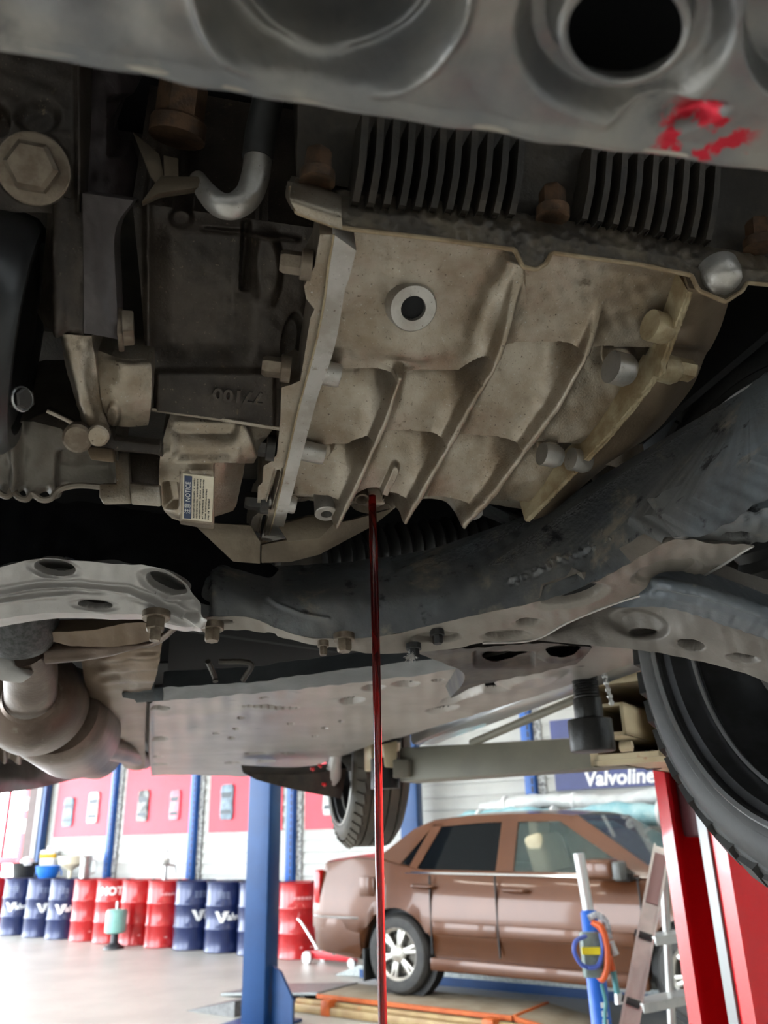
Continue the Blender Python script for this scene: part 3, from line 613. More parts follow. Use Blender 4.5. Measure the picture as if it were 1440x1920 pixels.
for yy in (1755, 1890, 2045, 2230):
    t_ = (PY(1215-(yy-1755)*.19, yy, 3.0)-a0)@ax; c = a0+ax*t_+off/2
    e1 = unit(off); e2 = unit(np.cross(UP, e1))
    mk('tread', join([box(c, np.linalg.norm(off)/2, .045, .004, e1, e2, UP), box(c+e2*.043-UP*.012, np.linalg.norm(off)/2, .003, .014, e1, e2, UP), box(c-e2*.043-UP*.012, np.linalg.norm(off)/2, .003, .014, e1, e2, UP)]), m_alu, lad, smooth=0)
    mk('tread_fixing', cyl(a0+ax*t_-sx*.04-sy*.01, a0+ax*t_+sx*.04-sy*.01, .012, seg=10), m_black, lad)
mk('top_label', box(a0+ax*.13-sy*.0065, .10, .022, .002, ax, sx, sy), mat('label_rose', (.30, .18, .17), rough=.5), lad, smooth=0)
b0 = a0+V3((.10, .42, 0)); b1 = V3((a1[0]+.75, a1[1]+.55, 0))
for o_ in (V3((0, 0, 0)), off): mk('back_leg', cyl(a0+o_+UP*-.02, b1+o_+UP*.01, .016, seg=12), m_alu, lad)
pj = thing('pole_jack', 'blue hydraulic pole jack with coiled orange hoses', 'jack', (PY(1128, 1920, 3.6)[0]+.02, 3.5, 0))
m_pblue = mat('jack_blue', (.02, .12, .52), (.015, .10, .45), 6, .35)
j0, j1, j2 = PY(1085, 1600, 3.6), PY(1104, 1712, 3.6), PY(1126, 1905, 3.55); j3 = railto(j1, j2)
mk('rod', cyl(j0, j1, .024, seg=18), mat('jack_rod', (.62, .63, .62), rough=.3, metal=.6), pj)
jd = unit(j3-j1)
mk('cylinder', lathe(j1-jd*.01, jd, [(0, .03), (.01, .036), (.2, .036), (.21, .042), (np.linalg.norm(j3-j1), .042)], 20), m_pblue, pj)
q = PY(1110, 1790, 3.5); vx = CR; 
vb = mk('valve_block', box(q, .042, .03, .085, vx, unit(np.cross(jd, vx)), jd), mat('valve_green', (.20, .26, .24), (.14, .18, .17), 20, .45), pj, bevel=.008)
mk('yellow_tag', box(PY(1108, 1783, 3.46), .038, .004, .014, vx, unit(np.cross(jd, vx)), jd), mat('tag_yellow', (.75, .62, .02), rough=.5), vb, smooth=0)
m_hor = mat('hose_orange', (.62, .10, .02), rough=.35); m_hbl = mat('hose_blue', (.07, .12, .45), rough=.35); m_hte = mat('hose_teal', (.08, .25, .27), rough=.4)
H_ = lambda nm, pts, r_, m: mk(nm, tube([PY(*p_) for p_ in pts], r_, 10), m, pj)
H_('orange_hose', [(1112, 1730, 3.48), (1128, 1740, 3.45), (1138, 1775, 3.44), (1138, 1815, 3.44), (1130, 1836, 3.46), (1122, 1830, 3.48)], .013, m_hor)
H_('orange_hose', [(1110, 1728, 3.5), (1132, 1750, 3.47), (1142, 1790, 3.47), (1150, 1822, 3.47)], .011, m_hor)
H_('teal_hose', [(1150, 1820, 3.47), (1154, 1845, 3.47), (1158, 1865, 3.47)], .012, m_hte)
mk('hose_coupling', cyl(PY(1158, 1862, 3.47), PY(1161, 1882, 3.47), .016, .02), m_steel, pj); mk('hose_coupling', cyl(PY(1145, 1767, 3.45), PY(1154, 1790, 3.45), .015), m_steel, pj)
H_('blue_hose', [(1098, 1755, 3.47), (1080, 1765, 3.45), (1077, 1785, 3.45), (1090, 1808, 3.46), (1106, 1815, 3.47)], .009, m_hbl)
H_('blue_hose', [(1104, 1815, 3.46), (1122, 1810, 3.45), (1130, 1780, 3.45), (1126, 1750, 3.46)], .009, m_hbl)
H_('grey_hose', [(1104, 1722, 3.5), (1120, 1716, 3.48), (1136, 1730, 3.46), (1142, 1760, 3.46)], .014, mat('hose_grey', (.2, .22, .24), (.5, .52, .54), 60, .4))
H_('teal_hose', [(1128, 1845, 3.5), (1136, 1880, 3.5), (1134, 1910, 3.5), (1140, 1990, 3.5)], .008, m_hte)
for k in range(3):
    a = 2.1*k+.4; mk('foot', tube([j3+UP*.06, j3+V3((math.cos(a)*.3, math.sin(a)*.3, .03))], .02, 8, False), m_pblue, pj)
jc = j1+(j3-j1)*.40; side = unit(CR-jd*(CR@jd)); out = unit(np.cross(side, jd)); out = out if out@(CAM-jc) > 0 else -out
mk('print_mark', join([box(jc+jd*(.03*k-.1)+out*.043+side*.008, .010, .012, .001, jd, side, out) for k in range(8)]), m_white, pj, smooth=0)
# ================================================================== THE RAISED CAR, SEEN FROM BELOW
lc = thing('raised_car', 'raised car seen from underneath with its dirty gearbox, subframe and floor', 'car', (0, 1.9, 1.38))
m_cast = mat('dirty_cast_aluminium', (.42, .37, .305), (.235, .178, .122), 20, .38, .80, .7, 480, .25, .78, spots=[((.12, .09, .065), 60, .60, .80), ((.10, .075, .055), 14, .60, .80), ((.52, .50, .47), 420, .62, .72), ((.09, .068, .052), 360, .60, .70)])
m_castdark = mat('oily_shaded_aluminium', (.062, .048, .037), (.030, .023, .018), 18, .46, .3, .6, 380, .36, .64, spots=[((.17, .125, .08), 70, .64, .74), ((.17, .13, .10), 380, .62, .70)])  # oily tone, darkened further for the shade under the crossmember
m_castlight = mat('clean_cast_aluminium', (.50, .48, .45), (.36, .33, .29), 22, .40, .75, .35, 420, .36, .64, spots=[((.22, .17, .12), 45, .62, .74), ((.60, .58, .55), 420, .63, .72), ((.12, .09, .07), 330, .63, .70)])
m_castcream = mat('sealant_stained_aluminium', (.44, .37, .24), (.24, .17, .09), 30, .45, .3, .5, 300, .36, .64)
m_tan = mat('tan_cast_cover', (.27, .20, .135), (.20, .145, .095), 14, .45, .5, .4, 320)
m_pan = mat('black_oily_pan', (.030, .026, .022), (.055, .045, .035), 22, .45, .2, .4, 260)
m_chassis = mat('black_chassis_paint', (.085, .090, .097), (.135, .135, .132), 9, .40, .15, .35, 160, .35, .65, spots=[((.15, .17, .185), 7, .48, .66), ((.27, .235, .185), 20, .54, .72), ((.022, .022, .025), 34, .58, .68)])
m_chdust = mat('dusty_chassis_paint', (.27, .24, .21), (.19, .165, .14), 8, .42, .15, .3, 200, .35, .65, spots=[((.06, .05, .045), 60, .66, .72), ((.30, .28, .26), 13, .6, .75)])
m_stamp = mat('scuffed_grey_stamping', (.52, .50, .475), (.40, .38, .36), 9, .38, .4, .25, 180, .35, .65, spots=[((.05, .04, .035), 70, .68, .73)])
pr_ = PZ(1318, 268, 1.72)
m_beam2 = mat('worn_grey_beam', (.155, .155, .158), (.25, .232, .21), 14, .34, .55, .3, 150, .35, .65, spots=[((.30, .275, .23), 22, .58, .74), ((.04, .042, .05), 11, .54, .68), ((.48, .012, .03), 55, .50, .54, pr_, .026)])
m_rust = mat('rusty_steel', (.12, .066, .036), (.06, .036, .022), 60, .6, .4, .5, 300)
m_bolt = mat('bolt_steel', (.20, .16, .12), (.12, .09, .065), 60, .42, .6, .3, 300)
m_boltdark = mat('dark_bolt', (.03, .028, .027), (.05, .045, .04), 60, .4, .5)
m_boltbright = mat('bright_bolt', (.62, .61, .58), (.45, .43, .40), 50, .35, .6)
m_rubber = mat('black_rubber', (.012, .012, .013), (.022, .021, .02), 30, .5)
m_void = mat('shade_black', (.008, .008, .009), rough=.8)  # near-black colour standing in for shade in holes and gaps
m_oil = mat('red_brown_oil', (.32, .008, .006), rough=.03, trans=.97, ior=1.47)
def bolt(name, p, axis, r, h, m, parent, washer=0, seg=6, dome=.15):
    parts = [lathe(V3(p), axis, [(-.004, r), (h*(1-dome), r), (h, r*.82)], seg)]
    if washer: parts.append(lathe(V3(p), axis, [(-.004, washer), (h*.18, washer), (h*.22, washer*.95)], 24))
    return mk(name, join(parts), m, parent, 30)
def depz(z): return lambda x, y: (lambda v: v[..., 1]*(z-CAM[2])/v[..., 2])(ray(x, y))
PROF = [(.30, .47), (.475, .425), (.585, .385), (.70, .335), (.775, .312), (.86, .318), (1.1, .40)]
def depprof(dz=0.0, dy=0.0):
    P = [(a+dy, b+dz) for a, b in PROF]
    def fn(x, y):
        v = ray(x, y); m = v[..., 2]/v[..., 1]; out = np.full(m.shape, np.nan)
        for (y0, z0), (y1, z1) in zip(P[:-1], P[1:]):
            s = (z1-z0)/(y1-y0); d = (z0-s*y0)/(m-s); ok = (d >= y0-1e-6) & (d <= y1+1e-6) & np.isnan(out); out = np.where(ok, d, out)
        return np.where(np.isnan(out), P[-1][0], out)
    return fn
TD = depprof()
def tp(x, y, lift_=0.0):                     # a point on the gearbox skin
    return PY(np.array(float(x)), np.array(float(y)), TD(np.array(float(x)), np.array(float(y))))-V3((0, .45, 1))/1.1*lift_
TN = unit((0, -.42, -1.0))
# ------------------------------------------------------------------ front crossmember
def h_beam(x, y):
    e = ell(x, y, 622, -30, 258, 222); h = .005*np.exp(-((e-1.0)/.04)**2)-.018*(1-sst(.80, .98, e))
    e2 = ell(x, y, 630, -22, 182, 160); h += .002*np.exp(-((e2-1.02)/.04)**2)-.024*(1-sst(.86, 1.0, e2))
    e2b = ell(x, y, 640, -22, 118, 100); h += -.02*(1-sst(.85, 1.0, e2b))
    e3 = ell(x, y, 1172, 52, 120, 103, -12); h += -.002*(1-sst(.90, 1.0, e3))+.002*np.exp(-((e3-1.08)/.06)**2)-.012*(1-sst(1.40, 1.8, e3))*sst(1.0, 1.2, e3)
    e4 = ell(x, y, 1240, 232, 130, 30, -14); h += -.009*(1-sst(.6, 1.1, e4))
    e5 = ell(x, y, 1470, 60, 80, 130, 0); h += -.012*(1-sst(.75, 1.0, e5))
    edge = np.interp(x, [0, 420, 720, 1070, 1440], [85, 160, 208, 262, 312])
    h = h*(1-sst(-60, -12, y-edge))
    return h+.003*sst(-26, -6, y-edge)+lumps(x, y, 160, .0006, 3)
low = [(-90, 72), (0, 85), (130, 105), (300, 135), (420, 160), (600, 190), (720, 208), (1070, 262), (1225, 281), (1440, 312), (1540, 328)]
fb = mk('front_crossmember', loft([[(-90, -230), (1540, -150)], low], 560, 220, dep=depz(1.72), h=h_beam, bvec=(0, .012, .055), close=False, cut=lambda x, y: (ell(x, y, 1172, 52, 120, 103, -12) < .985) | (ell(x, y, 640, -22, 118, 100) < .8)), m_beam2, lc, 50)
_t = np.linspace(0, 2*math.pi, 97); _a = math.radians(-12); _hx = 1172+117*np.cos(_t)*math.cos(_a)-100.5*np.sin(_t)*math.sin(_a); _hy = 52+117*np.cos(_t)*math.sin(_a)+100.5*np.sin(_t)*math.cos(_a)
mk('hole_rim', tube(PZ(_hx, _hy, 1.7215), .0018, 8, False, cap=False), m_beam2, fb, 60)
_lw = resample(low, 120); mk('beam_edge', tube(PZ(_lw[:, 0], _lw[:, 1], 1.7185), .0013, 8, False), mat('beam_highlight', (.40, .37, .32), (.28, .25, .21), 30, .4, .5), fb)  # pale tube paints the highlight along the beam's lower edge
# ------------------------------------------------------------------ gearbox main case
R1 = [(747, 668), (742, 695), (724, 755), (696, 820), (664, 892), (630, 962)]
R2 = [(985, 500), (950, 592), (917, 668), (872, 745), (836, 812), (792, 890), (757, 952)]
R3 = [(1130, 560), (1113, 602), (1075, 672), (1035, 745), (978, 822), (922, 900), (866, 962)]
xs_ = [500, 650, 700, 860, 940, 1050, 1150, 1300]
S1y = [688, 690, 690, 692, 642, 640, 650, 655]; S2y = [838, 832, 804, 812, 820, 830, 838, 845]; S3y = [925, 930, 920, 934, 938, 944, 946, 950]
def h_gear(x, y):
    s1, s2, s3 = np.interp(x, xs_, S1y), np.interp(x, xs_, S2y), np.interp(x, xs_, S3y)
    def saw(top, bot, A): return -A*(1-np.clip((y-top)/(bot-top), 0, 1))**2.4
    h = np.where(y < s1, -.002*sst(0, 60, s1-y), np.where(y < s2, saw(s1, s2, .034), np.where(y < s3, saw(s2, s3, .032), -.020)))
    for R, H, f0 in ((R1, .020, .04), (R2, .021, .32), (R3, .020, .22)):
        d, t = pdist(x, y, R); fd = sst(0, f0, t)
        base = H*(.40*np.exp(-(d/20.)**2)+.60*np.exp(-(d/8.5)**4))
        h = h*(1-np.exp(-(d/17.)**2)*fd)+base*fd
    # soft vertical hollows of the upper panel, ring boss, lugs, drain recess
    h += -.010*np.exp(-(pdist(x, y, [(990, 470), (915, 585), (890, 660)])[0]/26)**2)*(1-sst(560, 690, y)*.5)*(x < 985)
    h += -.006*np.exp(-(pdist(x, y, [(690, 455), (720, 560)])[0]/40)**2)
    h += .012*np.exp(-ell(x, y, 745, 645, 130, 30, 4)**2)
    h += .010*(1-sst(.7, 1.0, ell(x, y, 1172, 690, 34, 26)))+.012*(1-sst(.6, 1, ell(x, y, 602, 852, 30, 18)))+.010*(1-sst(.6, 1, ell(x, y, 1040, 852, 26, 17)))
    h += -.034*(1-sst(.86, 1.0, ell(x, y, 702, 946, 50, 32, 6)))
    h += .008*(1-sst(5, 10, pdist(x, y, [(741, 878), (718, 922)])[0]))
    return h+lumps(x, y, 60, .0005, 5)
rows = [[(632, 428), (800, 440), (960, 458), (1130, 480), (1330, 520)], [(612, 590), (940, 600), (1268, 612)], [(588, 720), (900, 722), (1215, 726)], [(560, 820), (850, 826), (1135, 834)], [(528, 920), (780, 925), (1042, 928)], [(505, 985), (560, 974), (630, 966), (700, 983), (760, 962), (868, 966), (985, 980)]]
gb = mk('gearbox_case', loft(rows, 420, 380, dep=TD, h=h_gear, bvec=(0, .03, .20)), m_cast, lc, 60)
# ring boss with a drilled hole
p = tp(772, 574, .0); ax_ = unit((0.02, -.60, -.80))
mk('drilled_boss', lathe(p-ax_*.006, ax_, [(0, .0215), (.010, .0205), (.0125, .0190), (.0125, .0105), (.002, .0100), (-.02, .0100)], 40, cap=False), m_castlight, gb)
mk('boss_shade_disc', lathe(p, ax_, [(.001, .0005), (.0012, .0102)], 24), m_void, gb)  # black disc paints the shade inside the drilled hole
# seam flange between the two halves (gearbox side) and its bolts
fr = [(668, 470), (655, 520), (646, 548), (634, 621), (621, 672), (595, 747), (569, 844), (547, 931), (527, 1005), (516, 1023)]
fl_ = [(626, 440), (616, 500), (608, 566), (590, 653), (569, 731), (553, 795), (540, 853), (525, 921), (509, 989), (500, 1022)]
dg = lambda o: (lambda x, y: TD(x, y)-o)
fl1 = mk('seam_flange', loft([fl_, fr], 120, 10, dep=dg(.028), back=.04), m_castlight, lc, 40)
mk('sealant_bead', tube(PY(*np.array(resample(fl_, 60)).T, TD(*np.array(resample(fl_, 60)).T)-.028), .0009, 6, False), m_castcream, fl1)
fll = [(600, 440), (588, 500), (570, 537), (592, 580), (582, 596), (569, 679), (563, 716), (527, 726), (525, 795), (517, 856), (496, 872), (498, 925), (488, 960), (466, 1000), (461, 1020)]
_ys = np.linspace(440, 1021, 240); _fa = np.array(fl_); _xr = np.interp(_ys, _fa[:, 1], _fa[:, 0])
_xl = np.interp(_ys, [440, 500, 537, 560, 580, 596, 679, 714, 722, 726, 795, 852, 866, 874, 905, 912, 950, 957, 970, 1012, 1021], [600, 590, 570, 574, 590, 582, 569, 563, 545, 528, 525, 519, 508, 494, 492, 484, 482, 490, 474, 462, 464])
fl2 = mk('case_flange', loft([np.stack([_xl, _ys], 1), np.stack([_xr, _ys], 1)], 240, 48, dep=dg(.024), back=.045, raw=True, vsmooth=False, h=lambda x, y: -.012*(1-sst(2.5, 5, pdist(x, y, [(521, 884), (504, 948)])[0]))-.012*(1-sst(2.5, 5, pdist(x, y, [(497, 968), (489, 1008)])[0]))+.002*np.exp(-((pdist(x, y, [(521, 884), (504, 948)])[0]-6.5)/1.8)**2)+.002*np.exp(-((pdist(x, y, [(497, 968), (489, 1008)])[0]-6.5)/1.8)**2)), m_cast, lc, 50)
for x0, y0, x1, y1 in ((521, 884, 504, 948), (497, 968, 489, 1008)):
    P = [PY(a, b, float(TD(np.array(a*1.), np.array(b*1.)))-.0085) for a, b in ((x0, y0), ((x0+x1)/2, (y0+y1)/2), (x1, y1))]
    mk('slot_shade', tube(P-TN*-.012 if False else [p_+V3((0, .004, .003)) for p_ in P], .0014, 8), m_void, fl2)  # black tube paints the shade at the bottom of the slot
def lug_(px, py, r, h, m, name='lug', dirx=1.0, parent=None, d=None, seg=18):
    q = PY(float(px), float(py), float(TD(np.array(px*1.), np.array(py*1.)))-.012 if d is None else d)
    return mk(name, lathe(q, (dirx, .0, -.15), [(-.02, r*1.05), (h*.7, r), (h*.93, r*.9), (h, r*.55)], seg), m, parent or gb)
for px, py, r in ((622, 702, .0105), (594, 850, .0095), (541, 945, .0090), (526, 1003, .0090)): lug_(px, py, r, .008, m_castlight, 'bolt_boss')
for px, py, r in ((545, 492, .0088), (509, 688, .0088), (483, 838, .0090), (474, 940, .0090), (459, 996, .0085)):
    q = PY(float(px), float(py), float(TD(np.array(px*1.), np.array(py*1.)))-.016)
    bolt('flange_bolt', q+V3((.012, 0, 0)), (-1, .05, .05), r, .020, m_boltdark if py > 700 else m_bolt, fl2, washer=r*1.35)
# drain boss, bolt eyes at the lower edge
for px, py, r in ((612, 963, .0125), (886, 964, .0115)):
    q = PY(float(px), float(py), .762); a = unit((.0, -.25, -1))
    mk('bolt_eye', lathe(q+a*-.03, a, [(0, r), (.03, r), (.031, r*.93), (.031, r*.48), (.01, r*.48)], 28, cap=False), m_castlight, gb); mk('eye_shade_disc', lathe(q, a, [(-.008, r*.5), (-.007, .0003)], 20), m_void, gb)  # black disc paints the shade inside each bolt eye
q = PY(702., 950., .79)
mk('drain_wall', lathe(q+V3((0, .0, .030)), (0, -.1, -1), [(0, .026), (.024, .0275), (.0265, .0265), (.024, .0245), (-.004, .0235)], 40, cap=False), m_cast, gb)
q2 = PY(678., 934., .765); mk('drain_plug_hole', lathe(q2, (0, -.4, -1), [(-.01, .008), (.002, .008), (.003, .0065), (.0, .0045), (-.008, .004)], 20), m_bolt, gb)
mk('oil_drop', lathe(PY(757., 962., .752), (0, 0, 1), [(-.007, .0005), (-.0055, .0028), (-.002, .0036), (.003, .0022), (.008, .0008)], 14), m_oil, gb)
# right end: flange, lugs, tan end cover
re = [(1290, 545), (1264, 612), (1228, 700), (1152, 800), (1062, 896), (984, 976)]
ro = [(1300, 548), (1276, 615), (1238, 704), (1161, 804), (1071, 899), (993, 979)]
ef = mk('end_flange', loft([re, ro], 110, 10, dep=dg(.022), back=.03, h=lambda x, y: lumps(x, y, 14, .0007, 9)+.004*(1-sst(8, 16, pdist(x, y, [(1230, 690), (1246, 700)])[0]))), m_castcream, lc, 50)
for px, py, r, m in ((1176, 690, .0150, m_castlight), (1250, 612, .0135, m_castcream), (1044, 852, .0115, m_castlight), (1098, 862, .0115, m_castlight), (1264, 690, .0130, m_castcream)):
    q = PY(float(px), float(py), float(TD(np.array(px*1.), np.array(py*1.)))-.012)
    mk('bolt_boss', lathe(q-V3((.022, 0, 0)), (1, .12, -.05), [(.006, r), (.022, r), (.027, r*.8), (.029, r*.3)], 22), m, ef)
    if px == 1264: bolt('end_bolt', q+V3((.004, 0, 0)), (1, .1, 0), r*.8, .016, m_castcream, ef)
cov = [[(1292, 540, .455), (1330, 548, .46), (1368, 560, .50)], [(1270, 600, .50), (1315, 605, .51), (1352, 612, .55)], [(1262, 640, .515), (1300, 645, .53), (1334, 650, .57)], [(1250, 655, .535), (1295, 660, .56), (1322, 668, .60)], [(1225, 705, .56), (1262, 715, .565), (1300, 722, .61)], [(1180, 775, .61), (1230, 780, .62), (1262, 772, .65)], [(1130, 838, .655), (1180, 838, .66), (1222, 815, .69)], [(1062, 905, .72), (1095, 895, .73), (1130, 880, .75)], [(1000, 975, .77), (1020, 968, .77), (1045, 955, .79)]]
mk('end_cover', loft(cov, 40, 120, bvec=(.02, .04, .15)), m_tan, lc, 45)
# flange under the finned pan
lipt = [(556, 330), (600, 352), (700, 362), (840, 380), (960, 398), (1100, 420), (1250, 446), (1360, 468), (1460, 486)]
lipb = [(545, 352), (556, 398), (628, 424), (660, 430), (800, 446), (965, 468), (980, 500), (1005, 506), (1024, 494), (1034, 474), (1200, 496), (1296, 516), (1310, 545), (1360, 566), (1392, 545), (1400, 530), (1470, 536)]
pf = mk('pan_flange', loft([[(a, b, .455) for a, b in lipt], [(a, b+6, .452) for a, b in [(548, 345), (600, 372), (700, 395), (840, 408), (960, 428), (1100, 450), (1250, 474), (1360, 492), (1462, 508)]], [(a, b, .456) for a, b in lipb]], 200, 40, bvec=(0, .03, .03), smooth=False, vsmooth=False, h=lambda x, y: lumps(x, y, 40, .0008, 2)), mat('greasy_flange', (.13, .105, .075), (.06, .05, .04), 26, .4, .3, .5, 260), lc, 45)
lp = resample(lipb, 160, False)
mk('flange_lip', tube(PY(lp[:, 0], lp[:, 1], np.full(160, .453)), .0019, 8, False), mat('tan_lip', (.36, .28, .18), (.24, .17, .10), 40, .45, .4, .4, 300), pf)
for px, py, r in ((1352, 540, .0165),):
    c_ = PY(float(px), float(py), .452); mk('flange_boss', lathe(c_+UP*.020, (0, -.25, -1), [(0, r), (.010, r), (.018, r*.88), (.023, r*.6), (.025, r*.05)], 24), m_castlight, pf)
mk('flange_corner', loft([[(548, 342, .450), (590, 348, .450), (640, 366, .452)], [(544, 372, .444), (590, 384, .444), (640, 398, .446)], [(556, 398, .450), (600, 415, .450), (642, 430, .452)]], 40, 30, bvec=(0, .03, .03)), m_cast, pf, 50)
pn = mk('finned_pan', loft([[(560, 150, .43), (1000, 215, .43), (1480, 290, .43)], [(556, 335, .465), (960, 402, .465), (1470, 490, .465)]], 60, 20, bvec=(0, .03, .10), h=lambda x, y: lumps(x, y, 50, .001, 4)), m_pan, lc, 45)
fins = [(x, 372+.075*(x-650), 205+.16*(x-650)) for x in np.linspace(668, 962, 11)]+[(x, 404+.17*(x-1095), 262+.16*(x-1095)) for x in np.linspace(1098, 1330, 9)]
for x, yb, yt in fins:
    P = [PY(x+18, yt, .424), PY(x+12, (yt+yb)/2+10, .432), PY(x, yb, .443), PY(x-4, yb+12, .452)]
    c = resample(np.array(P), 10, True, 3); v = []; f_ = []
    for i, q in enumerate(c):
        for sx in (-.0026, .0026): v += [q+V3((sx, 0, 0)), q+V3((sx*1.6, .035, .004))]
    for i in range(9):
        a = i*4; b = a+4
        f_ += [(a, a+2, b+2, b), (a+1, b+1, b+3, a+3), (a, b, b+1, a+1), (a+2, a+3, b+3, b+2)]
    f_ += [(0, 1, 3, 2), (36, 38, 39, 37)]
    mk('fin', (v, f_), m_pan, pn, 0)
for px, py, r in ((595, 312, .0105), (1036, 378, .0105), (1424, 436, .0105)):
    bolt('pan_bolt', PY(float(px), py+22., .446), (.0, -.15, -.2) if False else (0, -.12, .6), r, .022, m_rust, pn, washer=r*1.25)
# ------------------------------------------------------------------ left (engine side) case
def h_left(x, y):
    h = -.014*rect(x, y, 300, 420, 462, 670, 26)+.007*rect(x, y, 292, 694, 512, 800, 7)+.004*np.exp(-((x-278)/8.)**2)
    h += -.012*rect(x, y, 455, 415, 468, 545, 5)+.008*(1-sst(.5, 1, ell(x, y, 500, 500, 34, 90, 0)))-.012*(1-sst(.6, 1, ell(x, y, 548, 640, 22, 60, 8)))
    h += .010*(1-sst(.5, 1, ell(x, y, 340, 408, 26, 22, 0)))+.005*np.exp(-((y-432-.1*(x-400))/5.)**2)*rect(x, y, 380, 400, 560, 470, 8)
    return h+lumps(x, y, 60, .0005, 6)
LCd = [[(248, 378, .52), (380, 398, .52), (480, 412, .52), (622, 432, .51)], [(262, 520, .555), (420, 530, .555), (592, 545, .56)], [(272, 650, .59), (420, 660, .59), (585, 670, .60)], [(282, 765, .625), (400, 781, .625), (528, 803, .645)]]
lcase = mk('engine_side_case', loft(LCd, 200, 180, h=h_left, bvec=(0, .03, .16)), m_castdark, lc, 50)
tv, tfc = text_mesh('77100', .0135, 'CENTER', .0012, 0, .0004)
o_ = PY(447., 742., .602); ex_ = unit(PY(495., 748., .602)-PY(400., 738., .602)); ey_ = unit(PY(447., 725., .598)-PY(447., 760., .61)); ey_ = unit(ey_-ex_*(ex_@ey_))
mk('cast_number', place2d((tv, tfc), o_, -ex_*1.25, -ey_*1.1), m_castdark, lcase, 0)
edge_ = resample([(284, 768), (400, 784), (524, 804)], 20); mk('case_lip', tube(PY(edge_[:, 0], edge_[:, 1], np.full(20, .622)), .0018, 8, False), m_cast, lcase)
# label housing
def h_lab(x, y):
    h = -.010*rect(x, y, 403, 872, 500, 990, 4)-.010*rect(x, y, 308, 906, 332, 952, 5)+.003*rect(x, y, 338, 884, 403, 990, 2)-.006*rect(x, y, 328, 800, 440, 862, 9)
    h += .006*np.exp(-(pdist(x, y, [(452, 800), (470, 850)])[0]/10)**2)
    return h+lumps(x, y, 60, .0002, 8)
LB = [[(322, 768, .635), (400, 783, .635), (460, 795, .640), (512, 804, .655)], [(303, 838, .645), (380, 846, .64), (440, 850, .645), (482, 848, .668)], [(298, 900, .672), (380, 905, .668), (430, 905, .675), (470, 903, .700)], [(304, 950, .70), (340, 962, .695), (400, 966, .70), (458, 952, .725)], [(322, 972, .715), (345, 978, .72), (400, 986, .725), (448, 972, .74)]]
lbh = mk('label_housing', loft(LB, 130, 130, h=h_lab, bvec=(0, .05, .09)), m_cast, lc, 50)
la, lb_, lcc, ld = (343, 888, .655), (401, 895, .654), (397, 979, .6955), (342, 973, .6965)
LP = [PY(float(a), float(b), c_-.012) for a, b, c_ in (la, lb_, lcc, ld)]
sn = unit(np.cross(LP[1]-LP[0], LP[3]-LP[0])); sn = sn if sn@(CAM-LP[0]) > 0 else -sn
st = mk('notice_sticker', prism(LP, -sn*.0012), mat('sticker_cream', (.66, .60, .47), (.60, .53, .40), 60, .4), lbh, 0)
def SPt(u, v): return (LP[0]*(1-u)+LP[1]*u)*(1-v)+(LP[3]*(1-u)+LP[2]*u)*v+sn*.0004
mk('navy_band', prism([SPt(.05, .03), SPt(.30, .03), SPt(.30, .97), SPt(.05, .97)], sn*.0003), mat('sticker_navy', (.035, .05, .10), rough=.4), st, 0)
exs = (SPt(.5, 0)-SPt(.5, 1)); Ls = np.linalg.norm(exs); exs = exs/Ls; eys = unit(SPt(0, .5)-SPt(1, .5)); Wsn = np.linalg.norm(SPt(0, .5)-SPt(1, .5))
m_stw = mat('sticker_white', (.75, .74, .7), rough=.5); m_stk = mat('sticker_print', (.10, .09, .08), rough=.5)
mk('lettering', place2d(text_mesh('注意 NOTICE', .0058, 'CENTER'), SPt(.185, .50)+sn*.0006, exs, eys), m_stw, st, 0)
for k, (u_, s_) in enumerate(((.38, 1), (.48, 1), (.58, 1), (.68, 1), (.78, .8), (.88, .55))):
    marks = []
    for j in range(int(26*s_)):
        if rng.random() < .12: continue
        v_ = .94-.034*j; marks.append(prism([SPt(u_-.028*rng.uniform(.4, 1), v_), SPt(u_+.028*rng.uniform(.4, 1), v_), SPt(u_+.028*rng.uniform(.4, 1), v_-.02), SPt(u_-.028*rng.uniform(.4, 1), v_-.02)], sn*.0003))
    mk('print_line', join(marks), m_stk, st, 0)
# brackets at the left
BR = [[(92, 372, .50), (125, 372, .495), (157, 375, .495)], [(84, 470, .515), (120, 470, .505), (156, 470, .505)], [(76, 560, .535), (110, 565, .522), (156, 565, .522)], [(72, 588, .545), (104, 605, .532), (156, 612, .53)], [(84, 612, .555), (112, 622, .545), (157, 628, .54)]]
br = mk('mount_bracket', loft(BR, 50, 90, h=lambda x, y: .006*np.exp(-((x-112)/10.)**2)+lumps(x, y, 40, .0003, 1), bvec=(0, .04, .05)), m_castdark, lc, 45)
mk('bracket_plate', loft([[(154, 362, .485), (185, 366, .485), (250, 376, .49)], [(156, 430, .497), (185, 432, .497), (216, 434, .50)], [(157, 540, .515), (185, 542, .515), (218, 545, .52)], [(157, 625, .53), (190, 630, .53), (221, 636, .535)]], 40, 70, bvec=(0, .03, .03), h=lambda x, y: lumps(x, y, 40, .0002, 4)), mat('purple_grey_oily', (.085, .072, .070), (.06, .05, .048), 20, .4, .3, .3, 300), br, 45)
mk('bracket_nut', join([prism([PY(a, b, .525) for a, b in ((228, 580), (250, 582), (251, 620), (229, 622))], (0, .02, 0)), prism([PY(a, b, .530) for a, b in ((219, 575), (231, 576), (231, 626), (219, 626))], (0, .025, 0))]), m_bolt, br, bevel=.0012)
